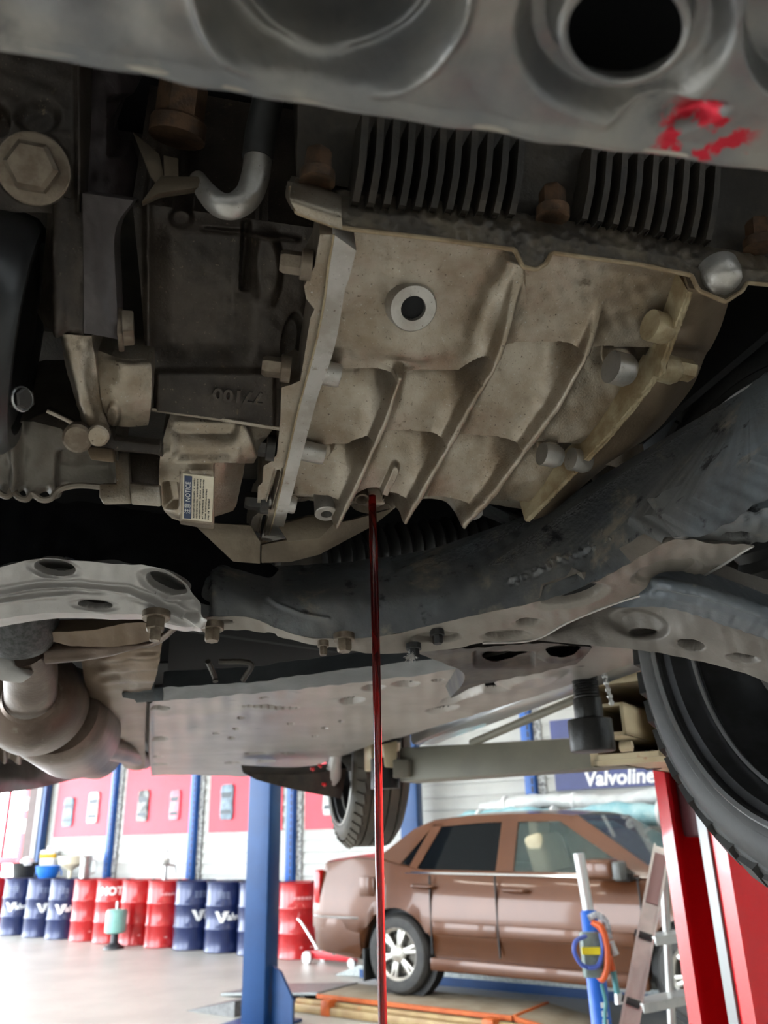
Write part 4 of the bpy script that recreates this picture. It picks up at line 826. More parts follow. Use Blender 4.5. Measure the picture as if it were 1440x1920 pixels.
cb = mk('stay_column', loft([[(113, 620, .545), (140, 628, .54), (172, 630, .545)], [(122, 680, .565), (150, 684, .557), (180, 686, .565)], [(140, 745, .59), (163, 748, .58), (188, 746, .588)], [(160, 810, .62), (182, 812, .61), (206, 806, .615)]], 40, 80, bvec=(0, .03, .04), h=lambda x, y: .004*np.exp(-((x-128-.28*(y-640))/9.)**2)+lumps(x, y, 40, .0003, 2)), m_cast, lc, 45)
mk('stay_block', loft([[(178, 655, .57), (230, 672, .565), (276, 672, .57)], [(184, 690, .575), (235, 692, .565), (284, 690, .57)], [(190, 750, .59), (235, 752, .585), (283, 750, .59)], [(204, 796, .615), (235, 800, .61), (278, 798, .612)]], 60, 70, bvec=(0, .03, .04), h=lambda x, y: .004*(1-sst(.6, 1, ell(x, y, 214, 775, 14, 26)))+lumps(x, y, 40, .0003, 3)), m_cast, lc, 45)
# upper left: mount casting, bolts, coolant pipe
def h_ul(x, y):
    h = .010*np.exp(-((ell(x, y, 62, 315, 60, 58)-.95)/.16)**2)+.008*(1-sst(.7, .95, ell(x, y, 62, 315, 44, 44)))
    h += -.010*(1-sst(.5, 1, ell(x, y, 70, 215, 50, 40)))-.012*(1-sst(.6, 1, ell(x, y, 0, 225, 22, 35)))
    h += .006*np.exp(-((x-148)/7.)**2)
    return h+lumps(x, y, 70, .0006, 11)
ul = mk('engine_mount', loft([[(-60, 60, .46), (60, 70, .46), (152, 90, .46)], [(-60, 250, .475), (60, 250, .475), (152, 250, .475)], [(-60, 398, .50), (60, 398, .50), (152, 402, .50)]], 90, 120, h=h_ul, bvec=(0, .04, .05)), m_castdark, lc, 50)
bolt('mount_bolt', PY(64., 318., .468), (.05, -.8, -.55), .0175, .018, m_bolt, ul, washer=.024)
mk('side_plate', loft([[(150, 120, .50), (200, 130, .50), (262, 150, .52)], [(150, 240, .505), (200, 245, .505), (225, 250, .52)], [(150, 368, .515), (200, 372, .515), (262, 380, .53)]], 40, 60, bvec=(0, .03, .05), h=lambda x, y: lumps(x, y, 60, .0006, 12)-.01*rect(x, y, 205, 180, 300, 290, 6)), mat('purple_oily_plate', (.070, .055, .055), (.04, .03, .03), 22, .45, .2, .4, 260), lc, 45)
sb = bolt('rusty_plug', PY(333., 250., .50), (0.05, -.35, .75), .019, .045, m_rust, lc, washer=.022)
mk('clip_bracket', join([prism([PY(a, b, .49) for a, b in ((248, 245), (300, 290), (312, 345), (300, 355), (282, 332))], (0, .006, .004)), prism([PY(a, b, .488) for a, b in ((306, 290), (334, 296), (336, 352), (308, 352))], (0, .012, .004)), prism([PY(a, b, .487) for a, b in ((300, 330), (372, 330), (380, 350), (300, 362), (265, 378))], (0, .01, .004))]), mat('dark_clip_steel', (.10, .075, .05), (.06, .045, .03), 30, .5, .4), lc, bevel=.001)
pp = mk('coolant_pipe', tube([PY(*q) for q in ((370., 335., .50), (388, 362, .492), (412, 384, .486), (440, 386, .484), (466, 366, .484), (479, 330, .482), (484, 295, .48))], [.0065, .0078, .009, .0098, .0105, .0108, .0108], 18), m_castlight, lc)
mk('rubber_hose', tube([PY(*q) for q in ((483., 298., .48), (489, 250, .474), (500, 200, .466), (512, 140, .46))], .0122, 18), m_rubber, pp)
# belt pulley cover at the left edge
q = PY(56., 612., .56)
pl = mk('pulley_cover', lathe(q-V3((.10, 0, 0)), (1, .12, -.05), [(0, .088), (.085, .092), (.094, .090), (.100, .084), (.100, .074), (.095, .070), (.095, .045), (.088, .030), (.088, .004)], 56, hint=(0, 1, 0)), m_rubber, lc, sx=1) if False else mk('pulley_cover', lathe(q-V3((.10, 0, 0)), (1, .12, -.05), [(0, .088), (.085, .092), (.094, .090), (.100, .084), (.100, .074), (.095, .070), (.095, .045), (.088, .030), (.088, .004)], 56), mat('satin_black_cover', (.012, .012, .013), (.018, .018, .018), 20, .35), lc)
bolt('cover_bolt', PY(38., 748., .545), (.7, -.5, -.2), .0085, .006, m_boltdark, pl)
mk('bolt_ring', lathe(PY(38., 748., .541), (.7, -.5, -.2), [(0, .0085), (.002, .0092), (.003, .0085), (.001, .0078), (0, .0085)], 20, cap=False), m_steel, pl)
# engine sump at lower left
def h_sump(x, y):
    return .006*np.sin(x/7.5)*sst(905, 925, y)*(x < 130)+.012*rect(x, y, 25, 790, 36, 940, 10)-.012*rect(x, y, 110, 850, 210, 900, 10)+lumps(x, y, 60, .0014, 21)
sp_ = mk('engine_sump', loft([[(-60, 800, .64), (60, 790, .63), (150, 800, .63), (215, 820, .63)], [(-60, 870, .67), (60, 870, .66), (150, 870, .665), (222, 862, .66)], [(-60, 925, .70), (40, 925, .69), (100, 932, .69), (120, 912, .69), (222, 915, .69)]], 150, 90, h=h_sump, bvec=(0, .05, .09)), mat('dim_sump_aluminium', (.13, .115, .095), (.09, .075, .06), 18, .5, .4, .4, 260), lc, 50)
mk('sump_rib', tube([PY(*a) for a in ((-20., 905., .675), (0, 925, .68), (15, 930, .68), (24, 918, .68), (34, 932, .68), (50, 936, .68), (60, 926, .68), (78, 937, .68), (95, 935, .68), (104, 924, .68), (118, 915, .68), (150, 910, .682), (200, 914, .682))], .0028, 8), mat('sump_edge', (.22, .19, .155), (.14, .115, .09), 18, .45, .5), sp_)
mk('sump_bracket', join([prism([PY(a, b, .66) for a, b in ((214, 848), (240, 850), (246, 945), (194, 946), (186, 932), (186, 908), (218, 908))], (0, .02, .01)), prism([PY(a, b, .652) for a, b in ((243, 905), (300, 912), (302, 950), (246, 946))], (0, .02, .01))]), m_cast, sp_, bevel=.0015)
mk('sump_tab', prism([PY(a, b, .64) for a, b in ((160, 836), (212, 842), (214, 868), (170, 862))], (0, .02, .01)), m_tan, sp_, bevel=.0015)
gd = mk('stay_rod', tube([PY(*a) for a in ((88., 770., .60), (130, 790, .605), (168, 812, .61))], .0018, 8), m_cast, lc)
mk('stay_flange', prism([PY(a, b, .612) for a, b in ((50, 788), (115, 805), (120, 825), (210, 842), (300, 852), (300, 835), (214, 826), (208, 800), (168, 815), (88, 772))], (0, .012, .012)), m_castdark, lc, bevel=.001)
bolt('stay_bolt', PY(148., 818., .606), (.0, -.75, -.6), .0115, .010, m_bolt, gd, seg=20); bolt('stay_bolt', PY(186., 814., .602), (.0, -.75, -.6), .0085, .008, m_cast, gd, seg=20)
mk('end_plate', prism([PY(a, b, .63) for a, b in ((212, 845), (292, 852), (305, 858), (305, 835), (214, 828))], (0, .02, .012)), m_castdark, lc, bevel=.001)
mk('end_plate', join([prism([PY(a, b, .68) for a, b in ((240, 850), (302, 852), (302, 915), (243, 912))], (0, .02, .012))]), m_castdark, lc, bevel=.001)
# plates below the flange
m_plate = mat('stained_plate', (.17, .135, .095), (.11, .085, .06), 20, .45, .4, .3, 200)
mk('dust_plate', prism([PY(a, b, d_) for a, b, d_ in ((358, 978, .77), (470, 985, .77), (488, 1016, .77), (488, 1057, .79), (437, 1053, .79))], (0, .004, .002)), m_plate, lc, bevel=.0008)
mk('lower_plate', join([prism([PY(a, b, d_) for a, b, d_ in ((490, 1022, .80), (545, 1010, .80), (600, 985, .80), (660, 975, .80), (742, 952, .80), (700, 986, .82), (600, 1040, .82), (545, 1054, .82), (490, 1056, .82))], (0, .006, .004)), prism([PY(a, b, .795) for a, b in ((520, 985), (580, 968), (640, 968), (600, 1010), (540, 1016))], (0, .01, .006))]), m_plate, lc, bevel=.001)
# ------------------------------------------------------------------ subframe
mk('rail_front_wall', loft([[(-60, 930, .92), (120, 940, .92), (260, 955, .92), (380, 985, .93), (490, 1050, .93), (560, 1082, .93), (640, 1090, .93)], [(-60, 1072, .86), (60, 1048, .86), (140, 1050, .86), (250, 1056, .86), (330, 1080, .86), (380, 1130, .86), (480, 1160, .86)]], 90, 30, h=lambda x, y: lumps(x, y, 90, .002, 31), bvec=(0, .05, .0)), mat('shaded_rail_black', (.006, .0065, .008), (.010, .010, .011), 7, .75, 0, .2, 120, ior=1.2), lc, 50)  # shade on this wall is put into its near-black colour
def hole_rim(x, y, cx, cy, rx, ry, ang, dish=1.45, dd=.004, depth=.016):
    e = ell(x, y, cx, cy, rx, ry, ang)
    return -depth*(1-sst(.88, 1.0, e))-dd*(1-sst(1.0, dish, e))
def h_st(x, y):
    h = hole_rim(x, y, 102, 1066, 39, 15, 8, 1.5)+hole_rim(x, y, 308, 1097, 39, 18, 24, 1.5, .006)+hole_rim(x, y, 178, 1135, 33, 8, 4, 1.6, .003)
    wl = [(-60, 1118), (0, 1114), (70, 1102), (140, 1100), (240, 1110), (290, 1128), (335, 1158), (378, 1174)]
    d, t = pdist(x, y, wl); h += .0035*np.exp(-(d/3.5)**2)-.003*np.exp(-((d-9)/5.)**2)
    h += .004*np.exp(-((y-np.interp(x, [0, 140, 270, 340], [1128, 1112, 1120, 1160]))/5.)**2)*(x < 340)-.008*(1-sst(.4, 1, ell(x, y, 345, 1140, 40, 34, 40)))
    return h+lumps(x, y, 60, .0008, 33)
top = [(-60, 1076, .80), (0, 1064, .80), (60, 1050, .80), (140, 1051, .80), (240, 1059, .80), (275, 1060, .80), (325, 1076, .80), (358, 1108, .80), (368, 1142, .80), (384, 1164, .80)]
bot = [(-60, 1172, .83), (0, 1161, .83), (90, 1149, .83), (200, 1151, .83), (275, 1153, .83), (310, 1168, .83), (352, 1178, .83), (384, 1182, .83)]
sfl = mk('subframe_stamping', loft([top, bot], 260, 90, h=h_st, bvec=(0, .07, .012), cut=lambda x, y: (ell(x, y, 102, 1066, 39, 15, 8) < .9) | (ell(x, y, 308, 1097, 39, 18, 24) < .9) | (ell(x, y, 178, 1135, 33, 8, 4) < .9)), m_stamp, lc, 50)
def h_tb(x, y):
    h = lumps(x, y, 70, .0012, 35)+.0035*np.exp(-(pdist(x, y, [(503, 1122), (520, 1134), (560, 1150), (615, 1160)])[0]/3.5)**2)
    h += .006*np.exp(-(pdist(x, y, [(1235, 985), (1245, 1010), (1262, 1015)])[0]/9)**2)+.004*np.exp(-(pdist(x, y, [(1140, 965), (1130, 1010)])[0]/5)**2)
    h += .005*(1-sst(.5, 1, ell(x, y, 1350, 945, 46, 18, -35)))+.003*np.exp(-(pdist(x, y, [(960, 1090), (1100, 1030), (1240, 985)])[0]/8)**2)*lumps(x, y, 22, 1, 2)
    h += .004*np.exp(-(pdist(x, y, [(400, 1085), (410, 1150)])[0]/14)**2)-.003*(x < 395)
    return h
tA = [(340, 1078, .89), (420, 1072, .89), (500, 1098, .89), (620, 1092, .885), (700, 1086, .875), (800, 1072, .86), (900, 1045, .835), (1000, 1008, .795), (1100, 970, .745), (1200, 926, .685), (1300, 872, .62), (1440, 780, .535), (1530, 715, .485)]
tB = [(355, 1115, .865), (420, 1110, .862), (500, 1128, .862), (620, 1130, .858), (700, 1130, .852), (800, 1115, .84), (900, 1090, .815), (1000, 1060, .775), (1100, 1030, .725), (1200, 985, .66), (1300, 925, .59), (1440, 850, .51), (1530, 800, .46)]
tC = [(372, 1158, .86), (400, 1157, .86), (465, 1157, .86), (525, 1180, .86), (575, 1194, .86), (650, 1197, .855), (720, 1192, .85), (820, 1170, .835), (920, 1147, .80), (1000, 1130, .765), (1095, 1100, .715), (1170, 1062, .665), (1262, 1012, .60), (1330, 1000, .545), (1440, 935, .485), (1530, 890, .44)]
tb = mk('subframe_rail', loft([tA, tB, tC], 420, 80, h=h_tb, bvec=(0, .05, .04)), m_chassis, lc, 50)
def h_bp(x, y):
    h = hole_rim(x, y, 1072, 1119, 62, 17, -12, 1.25, .004, .013)+hole_rim(x, y, 1250, 1073, 62, 19, -12, 1.15, .002, .004)+hole_rim(x, y, 990, 1168, 22, 6, -3, 1.5, .002)
    h += hole_rim(x, y, 948, 1192, 38, 8, -2, 1.4, .003, .008)+hole_rim(x, y, 820, 1195, 42, 9, -3, 1.2, .003, .006)+hole_rim(x, y, 425, 1165, 12, 3, 3, 1.5, .001)+hole_rim(x, y, 508, 1190, 9, 3, 10, 1.5, .001)
    return h+lumps(x, y, 60, .0007, 36)
m_void2 = m_void
bA = [(378, 1160, .855)]+tC[1:13]+[(1330, 1018, .585), (1412, 1022, .575)]
bB = [(378, 1182, .875), (395, 1182, .875), (475, 1183, .875), (550, 1201, .875), (625, 1215, .875), (720, 1226, .87), (850, 1216, .86), (905, 1206, .85), (1000, 1200, .84), (1070, 1165, .79), (1170, 1126, .74), (1305, 1086, .67), (1412, 1024, .58)]
bpl = mk('subframe_bottom', loft([bA, bB], 420, 60, h=h_bp, bvec=(0, .03, .02), vsmooth=False, close=False, cut=lambda x, y: (ell(x, y, 1072, 1119, 62, 17, -12) < .88) | (ell(x, y, 990, 1168, 22, 6, -3) < .9) | (ell(x, y, 425, 1165, 12, 3, 3) < .9)), m_chdust, lc, 50)
_pe = resample(np.array(bB[7:]), 40); mk('plate_edge', tube(PY(_pe[:, 0], _pe[:, 1], _pe[:, 2]-.001), .0013, 8, False), m_stamp, bpl)
bM = [((a[0]*.6+b[0]*.4), (a[1]*.6+b[1]*.4), (a[2]*.6+b[2]*.4)) for a, b in zip(resample(bA, 60), resample(bB, 60))]
mk('rail_dark_lining', loft([bM, bB], 120, 8, h=lambda x, y: -.013+0*x, vsmooth=False), m_void, bpl, 50)  # black lining added so the plate's holes look shaded
mk('front_bracket', loft([[(1262, 1010, .595), (1320, 985, .57), (1380, 965, .545), (1450, 950, .52), (1530, 930, .49)], [(1268, 1014, .60), (1340, 1024, .60), (1400, 1022, .585), (1450, 1012, .57), (1530, 1000, .54)]], 90, 40, h=lambda x, y: hole_rim(x, y, 1384, 1006, 24, 7, -4, 1.4, .002)+lumps(x, y, 50, .001, 41), bvec=(0, .03, .05), cut=lambda x, y: ell(x, y, 1384, 1006, 24, 7, -4) < .9), m_chassis, lc, 50)
mk('inner_bracket', prism([PY(a, b, .81) for a, b in ((1040, 1110), (1090, 1105), (1118, 1112), (1110, 1122), (1062, 1128), (1045, 1124))], (0, .01, .006)), m_rust, bpl, bevel=.001)
for px, py, r, d_, m in ((820, 1198, .0060, .845, m_rubber), (776, 1224, .0062, .855, m_rubber), (292, 1166, .0100, .815, m_bolt), (398, 1186, .0085, .85, m_bolt), (645, 1206, .0085, .855, m_bolt), (606, 1219, .0045, .855, m_bolt)):
    q = PY(float(px), float(py), d_); bolt('subframe_bolt', q+UP*.006, (0, -.12, -1), r, .016 if r > .007 else .012, m, bpl, washer=r*1.4)
mk('wire_brush_tuft', join([cyl(PY(776., 1226., .85), PY(776., 1226., .85)+V3(rng.normal(0, 1, 3))*.0032+V3((-.004, 0, -.004)), .0005, .0003, 5) for k in range(60)]), m_stamp, bpl)
bolt('stabiliser_bolt', PY(292., 1180., .81), (0, -.1, -1), .006, .012, m_bolt, sfl)
# ------------------------------------------------------------------ control arm
def h_ca(x, y):
    h = hole_rim(x, y, 1200, 1187, 24, 7, 4, 1.3, .002)-.006*(1-sst(.55, 1.0, ell(x, y, 1198, 1170, 62, 30, 12)))+hole_rim(x, y, 1295, 1210, 26, 10, 10, 1.25, .001)+hole_rim(x, y, 1394, 1234, 20, 5, 8, 1.8, .005)
    return h+lumps(x, y, 50, .0006, 43)
ca = mk('control_arm', loft([[(1100, 1150, .82), (1180, 1108, .77), (1225, 1088, .70), (1300, 1098, .665), (1370, 1118, .64), (1440, 1146, .62), (1540, 1180, .60)], [(1060, 1180, .84), (1140, 1160, .80), (1220, 1150, .755), (1300, 1172, .71), (1380, 1196, .685), (1440, 1212, .67), (1540, 1240, .65)], [(985, 1198, .87), (1060, 1206, .84), (1130, 1212, .81), (1220, 1222, .78), (1300, 1237, .755), (1380, 1258, .73), (1440, 1280, .715), (1540, 1318, .69)]], 240, 110, h=h_ca, bvec=(0, .03, .05), cut=lambda x, y: (ell(x, y, 1200, 1187, 24, 7, 4) < .9) | (ell(x, y, 1295, 1210, 26, 10, 10) < .9) | (ell(x, y, 1394, 1234, 20, 5, 8) < .9)), mat('grey_arm_paint', (.185, .165, .145), (.13, .115, .10), 8, .42, .15, .3, 200, .35, .65, spots=[((.26, .235, .21), 40, .62, .74)]), lc, 50)
m_armblue = mat('blue_grey_arm_paint', (.060, .075, .090), (.095, .105, .115), 9, .40, .15, .3, 200, .35, .65, spots=[((.20, .19, .17), 40, .62, .74)])
mk('arm_flange', loft([[(1150, 1098, .80), (1230, 1080, .69), (1300, 1092, .655), (1370, 1112, .63), (1440, 1138, .61), (1540, 1175, .59)], [(1140, 1120, .80), (1230, 1108, .685), (1300, 1120, .65), (1370, 1140, .625), (1440, 1166, .605), (1540, 1205, .585)], [(1130, 1140, .81), (1230, 1138, .715), (1300, 1152, .685), (1370, 1176, .66), (1440, 1200, .64), (1540, 1240, .62)]], 120, 40, h=lambda x, y: .006*np.exp(-(pdist(x, y, [(1230, 1092), (1300, 1104), (1370, 1124), (1440, 1150), (1540, 1188)])[0]/7)**2)-.004*np.exp(-(pdist(x, y, [(1230, 1112), (1300, 1124), (1370, 1146), (1440, 1172), (1540, 1210)])[0]/6)**2)+lumps(x, y, 40, .0005, 44), bvec=(0, .03, .03)), m_armblue, ca, 50)
# steering rack boot behind the gearbox
q0, q1 = PY(600., 1045., 1.02), PY(935., 1000., 1.04); Lb = np.linalg.norm(q1-q0); prof = []
for i in range(97): 
    t = i/96; prof.append((Lb*t, .030+.010*t*0+.0055*math.cos(2*math.pi*t*16)))
mk('rack_boot', lathe(q0, q1-q0, prof, 28), mat('dim_black_rubber', (.022, .022, .022), rough=.42), lc, 70)
mk('steering_rack', cyl(PY(520., 1050., 1.04), PY(640., 1040., 1.04), .03, .03, 20), m_pan, lc)
mk('drive_shaft', tube([PY(960., 1000., .98), PY(1060, 965, .96), PY(1200, 905, .95), PY(1340, 850, .94)], [.03, .03, .02, .02], 20), m_rubber, lc)
mk('rear_mount', join([prism([PY(a, b, .93) for a, b in ((1020, 960), (1060, 900), (1150, 880), (1215, 900), (1220, 950), (1120, 1000), (1040, 1010))], (0, .05, .02)), lathe(PY(1165., 890., .86), (.2, -.5, -1), [(-.04, .035), (.01, .035), (.014, .025)], 24)]), m_pan, lc, bevel=.003)
mk('mount_leg', loft([[(1128, 838, .70), (1170, 838, .69), (1205, 832, .70)], [(1130, 870, .72), (1170, 878, .71), (1212, 872, .72)]], 20, 20, bvec=(0, .03, .03)), m_cast, lc, 45)
mk('stay_strap', prism([PY(a, b, .88) for a, b in ((915, 945), (1010, 990), (1080, 1020), (1060, 1030), (900, 965))], (0, .01, .01)), m_chassis, lc, bevel=.001)
# engine-bay sides and roof: near-black sheets added to keep light out of the bay
mk('bay_side_block', prism([(.60, .10, 1.95), (.60, 1.25, 1.95), (.64, 1.25, 2.25), (.64, .10, 2.25)], (.012, 0, 0)), m_void, lc, 0)
mk('bay_side_block', prism([(-.60, .10, 1.80), (-.60, 1.25, 1.80), (-.64, 1.25, 2.25), (-.64, .10, 2.25)], (-.012, 0, 0)), m_void, lc, 0)
mk('bay_top_block', box((0, .55, 2.26), .68, .85, .01), m_void, lc, 0)
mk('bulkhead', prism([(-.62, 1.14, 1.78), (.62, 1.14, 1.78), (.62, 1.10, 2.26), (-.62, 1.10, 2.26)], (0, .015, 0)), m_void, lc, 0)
mk('dark_filler', prism([(-.62, 1.15, 1.80), (.62, 1.15, 1.80), (.62, 1.42, 1.718), (-.02, 1.42, 1.718), (-.02, 1.30, 1.76), (-.62, 1.30, 1.80)], (0, .004, .010)), m_void, lc, 0)  # black filler sheet added where the gap lies in shade
mk('bumper_light_block', loft([[(-400, -900, .05), (720, -900, .05), (1900, -900, .05)], [(-400, -230, .2), (720, -200, .2), (1900, -100, .2)]], 10, 4) if False else join([box((0, -.16, 1.80), .80, .32, .06), box((0, -.46, 1.92), .80, .03, .20)]), mat('bumper_plastic', (.03, .03, .032), rough=.5), lc, bevel=.02)  # unseen bumper box, added to block light from the front
mk('engine_block', box((-.12, .86, 2.04), .30, .16, .14), m_pan, lc, bevel=.02)
# ------------------------------------------------------------------ exhaust and tunnel
m_exh = mat('brown_exhaust_steel', (.17, .125, .10), (.10, .072, .056), 14, .34, .65, .3, 200, spots=[((.25, .22, .19), 30, .6, .75)])
m_shield = mat('heat_shield_tan', (.19, .135, .092), (.14, .098, .066), 12, .42, .4, .3, 160)
m_flex = mat('flex_braid', (.055, .055, .055), (.10, .10, .10), 150, .5, .5, .8, 260)
ex0 = PY(28., 1135., 1.02); ex1 = PY(45., 1215., 1.10)
fx = mk('flex_pipe', lathe(PY(38., 1120., 1.04), PY(38., 1214., 1.10)-PY(38., 1120., 1.04), [(0, .042), (.02, .046), (.05, .046), (.066, .040), (.07, .034)], 36), m_flex, lc)
mk('down_pipe', tube([PY(42., 1205., 1.10), PY(56, 1250, 1.17), PY(58, 1285, 1.22), PY(58, 1306, 1.27)], [.034, .035, .035, .036], 28), m_exh, lc)
mk('pipe_weld', lathe(PY(57., 1308., 1.26), (0.02, .9, -.30), [(-.006, .037), (0, .041), (.006, .037)], 32, cap=False), m_exh, lc)
mk('pipe_shield', prism([PY(a, b, 1.09) for a, b in ((0, 1215), (16, 1218), (28, 1248), (60, 1268), (40, 1282), (0, 1278), (-20, 1250))], (0, .02, .01)), m_stamp, lc, bevel=.003)
c0 = PY(48., 1300., 1.30); ca_ = unit(V3((.035, 1, -.03)))
cat_ = mk('catalytic_converter', lathe(c0, ca_, [(-.03, .038), (-.01, .060), (.02, .074), (.05, .079), (.09, .080), (.094, .070), (.13, .070)], 48), m_exh, lc)
mk('converter_shell', lathe(c0+ca_*.13+V3((.02, 0, -.002)), ca_, [(0, .070), (.02, .080), (.05, .084), (.26, .084), (.34, .06), (.40, .035)], 48), m_exh, lc)
mk('exhaust_pipe', tube([c0+ca_*.5+V3((.03, 0, 0)), c0+ca_*1.1+V3((.06, 0, .05)), c0+ca_*1.9+V3((.05, 0, .12))], .03, 18), m_exh, lc)
mk('sensor_stub', tube([PY(85., 1225., 1.10), PY(125, 1222, 1.10), PY(170, 1218, 1.10), PY(225, 1213, 1.08), PY(290, 1205, 1.05), PY(330, 1175, 1.0)], [.014, .014, .011, .004, .004, .004], 10), m_exh, lc)
def h_sh(x, y): return .0025*np.sin(y/3.3+.02*x)*rect(x, y, 190, 1215, 300, 1290, 12)+.003*np.sin(y/7.)*rect(x, y, 200, 1340, 275, 1440, 10)+lumps(x, y, 60, .0009, 51)
SH = [[(150, 1195, 1.13), (210, 1200, 1.10), (265, 1190, 1.08), (306, 1195, 1.07)], [(156, 1265, 1.28), (200, 1270, 1.22), (250, 1275, 1.18), (292, 1270, 1.15)], [(172, 1320, 1.50), (205, 1325, 1.45), (240, 1320, 1.42), (276, 1310, 1.38)], [(190, 1365, 1.85), (220, 1370, 1.82), (250, 1365, 1.80), (272, 1362, 1.78)], [(232, 1440, 2.8), (248, 1444, 2.8), (262, 1444, 2.8), (272, 1440, 2.8)]]
hs_ = mk('heat_shield', loft(SH, 90, 140, h=h_sh, bvec=(0, 0, .006)), m_shield, lc, 50)
mk('shield_bracket', loft([[(85, 1187, 1.06), (120, 1184, 1.05), (180, 1180, 1.04), (250, 1167, 1.02), (296, 1172, 1.01)], [(88, 1200, 1.07), (130, 1210, 1.07), (190, 1212, 1.06), (250, 1208, 1.05), (302, 1200, 1.04)]], 60, 14, bvec=(0, .02, .02), h=lambda x, y: lumps(x, y, 60, .001, 52)), m_shield, lc, 50)
mk('tunnel_left', loft([[(-60, 1360, 1.5), (20, 1370, 1.6), (75, 1395, 1.75)], [(-60, 1410, 1.7), (20, 1428, 1.85), (70, 1425, 2.1)]], 70, 20, h=lambda x, y: .008*np.sin(x/4.2), bvec=(0, 0, .02)), m_shield, lc, 50)
mk('side_sill', loft([[(-60, 1412, 1.70), (40, 1435, 2.2), (110, 1448, 2.7), (140, 1452, 3.0)], [(-60, 1446, 1.66), (40, 1462, 2.15), (100, 1466, 2.65), (138, 1460, 2.95)], [(-60, 1492, 1.66), (0, 1487, 1.95), (70, 1478, 2.4), (140, 1460, 3.0)]], 80, 24, bvec=(-.02, 0, .10), h=lambda x, y: lumps(x, y, 60, .001, 53)), mat('grey_sill', (.15, .14, .135), (.09, .085, .08), 7, .4, .2, .2, 90), lc, 50)
mk('muffler', lathe(PY(120., 1392., 2.55), (.15, 1, .02), [(-.25, .03), (-.2, .07), (0, .085), (.4, .085), (.5, .04)], 28), m_exh, lc)
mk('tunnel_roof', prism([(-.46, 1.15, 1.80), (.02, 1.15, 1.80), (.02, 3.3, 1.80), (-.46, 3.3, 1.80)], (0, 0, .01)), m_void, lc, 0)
# ------------------------------------------------------------------ floor panel with drain slots and the cross bar
slots = [(300, 1327, 20, 3.5, 0), (300, 1385, 17, 4, 0), (452, 1345, 8, 2, 0), (443, 1367, 6, 1.8, 0), (435, 1384, 7, 2, 0), (505, 1323, 60, 1.6, 1), (495, 1308, 9, 2, 0), (545, 1357, 7, 2, 0), (608, 1365, 6, 1.8, 0), (590, 1380, 6, 1.6, 0), (500, 1426, 18, 2, -2), (480, 1412, 22, 2, 0), (437, 1430, 16, 1.8, 0), (300, 1433, 16, 2, 0), (295, 1418, 10, 1.6, 0), (660, 1312, 26, 5, -6), (760, 1283, 28, 6, -4), (700, 1290, 24, 6, -6), (820, 1275, 12, 2, 0), (830, 1330, 34, 6, -8), (930, 1292, 40, 6, -6), (540, 1412, 14, 1.8, 0), (640, 1352, 5, 2, 0), (405, 1375, 6, 1.6, 0)]
def h_fl(x, y):
    h = .004*np.exp(-((x-282)/4.)**2)+lumps(x, y, 70, .0012, 61)
    for cx, cy, rx, ry, a in slots: h = h-.012*(1-sst(.75, 1.0, ell(x, y, cx, cy, rx, ry, a)))
    h += .010*(1-sst(.6, 1.0, ell(x, y, 1000, 1272, 70, 14, -12)))-.02*(1-sst(.7, 1.0, ell(x, y, 880, 1300, 60, 9, -20)))
    h += .004*np.exp(-(pdist(x, y, [(300, 1340), (700, 1318)])[0]/6)**2)+.003*np.exp(-(pdist(x, y, [(300, 1412), (640, 1400)])[0]/4)**2)
    return h
ft = [(266, 1318), (330, 1312), (450, 1300), (600, 1284), (720, 1268), (860, 1246), (960, 1222), (1080, 1212), (1200, 1208)]
fbm = [(285, 1455), (360, 1453), (480, 1456), (562, 1451), (612, 1428), (700, 1396), (764, 1378), (1000, 1305), (1196, 1240)]
flp = mk('floor_panel', loft([ft, fbm], 420, 110, dep=depz(1.705), h=h_fl, bvec=(0, 0, .012), vsmooth=False, close=False, cut=lambda x, y: np.min([ell(x, y, *s_) for s_ in slots], 0) < .85), mat('dusty_floor_panel', (.38, .35, .32), (.29, .265, .24), 6, .34, .3, .2, 120, .35, .65, spots=[((.13, .115, .10), 14, .58, .75)]), lc, 50)
mk('floor_dark_lining', prism([(-.05, 1.45, 1.735), (.70, 1.25, 1.735), (.72, 3.2, 1.735), (-.05, 3.4, 1.735)], (0, 0, .004)), m_void, lc, 0)  # black lining added to make the floor slots look shaded
cbv = [[(304, 1290, 1.27), (450, 1280, 1.27), (600, 1262, 1.25), (720, 1246, 1.22), (800, 1236, 1.18), (868, 1232, 1.12)], [(304, 1313, 1.33), (450, 1303, 1.33), (600, 1287, 1.31), (720, 1274, 1.28), (800, 1264, 1.24), (860, 1254, 1.18)]]
crb = mk('cross_bar', loft(cbv, 90, 12, bvec=(0, .03, .03), h=lambda x, y: lumps(x, y, 60, .001, 71)), mat('blue_grey_bar', (.13, .14, .145), (.09, .10, .105), 8, .42, .1, .2, 120), lc, 45)
mk('bar_end_clip', join([prism([PY(a, b, 1.27) for a, b in ((228, 1300), (240, 1296), (305, 1288), (306, 1314), (256, 1318), (252, 1312), (230, 1308))], (0, .03, .01)), prism([PY(a, b, 1.262) for a, b in ((246, 1280), (262, 1280), (262, 1274), (276, 1274), (276, 1284), (285, 1284), (285, 1272), (288, 1272), (288, 1296), (248, 1300))], (0, .015, .006))]), m_chassis, crb, bevel=.001)
mk('fuel_bracket', join([tube([PY(390., 1240., 1.12), PY(402, 1268, 1.15), PY(404, 1278, 1.15)], .004, 8), tube([PY(410., 1240., 1.14), PY(470, 1244, 1.14), PY(455, 1276, 1.16)], .004, 8)]), m_pan, lc)
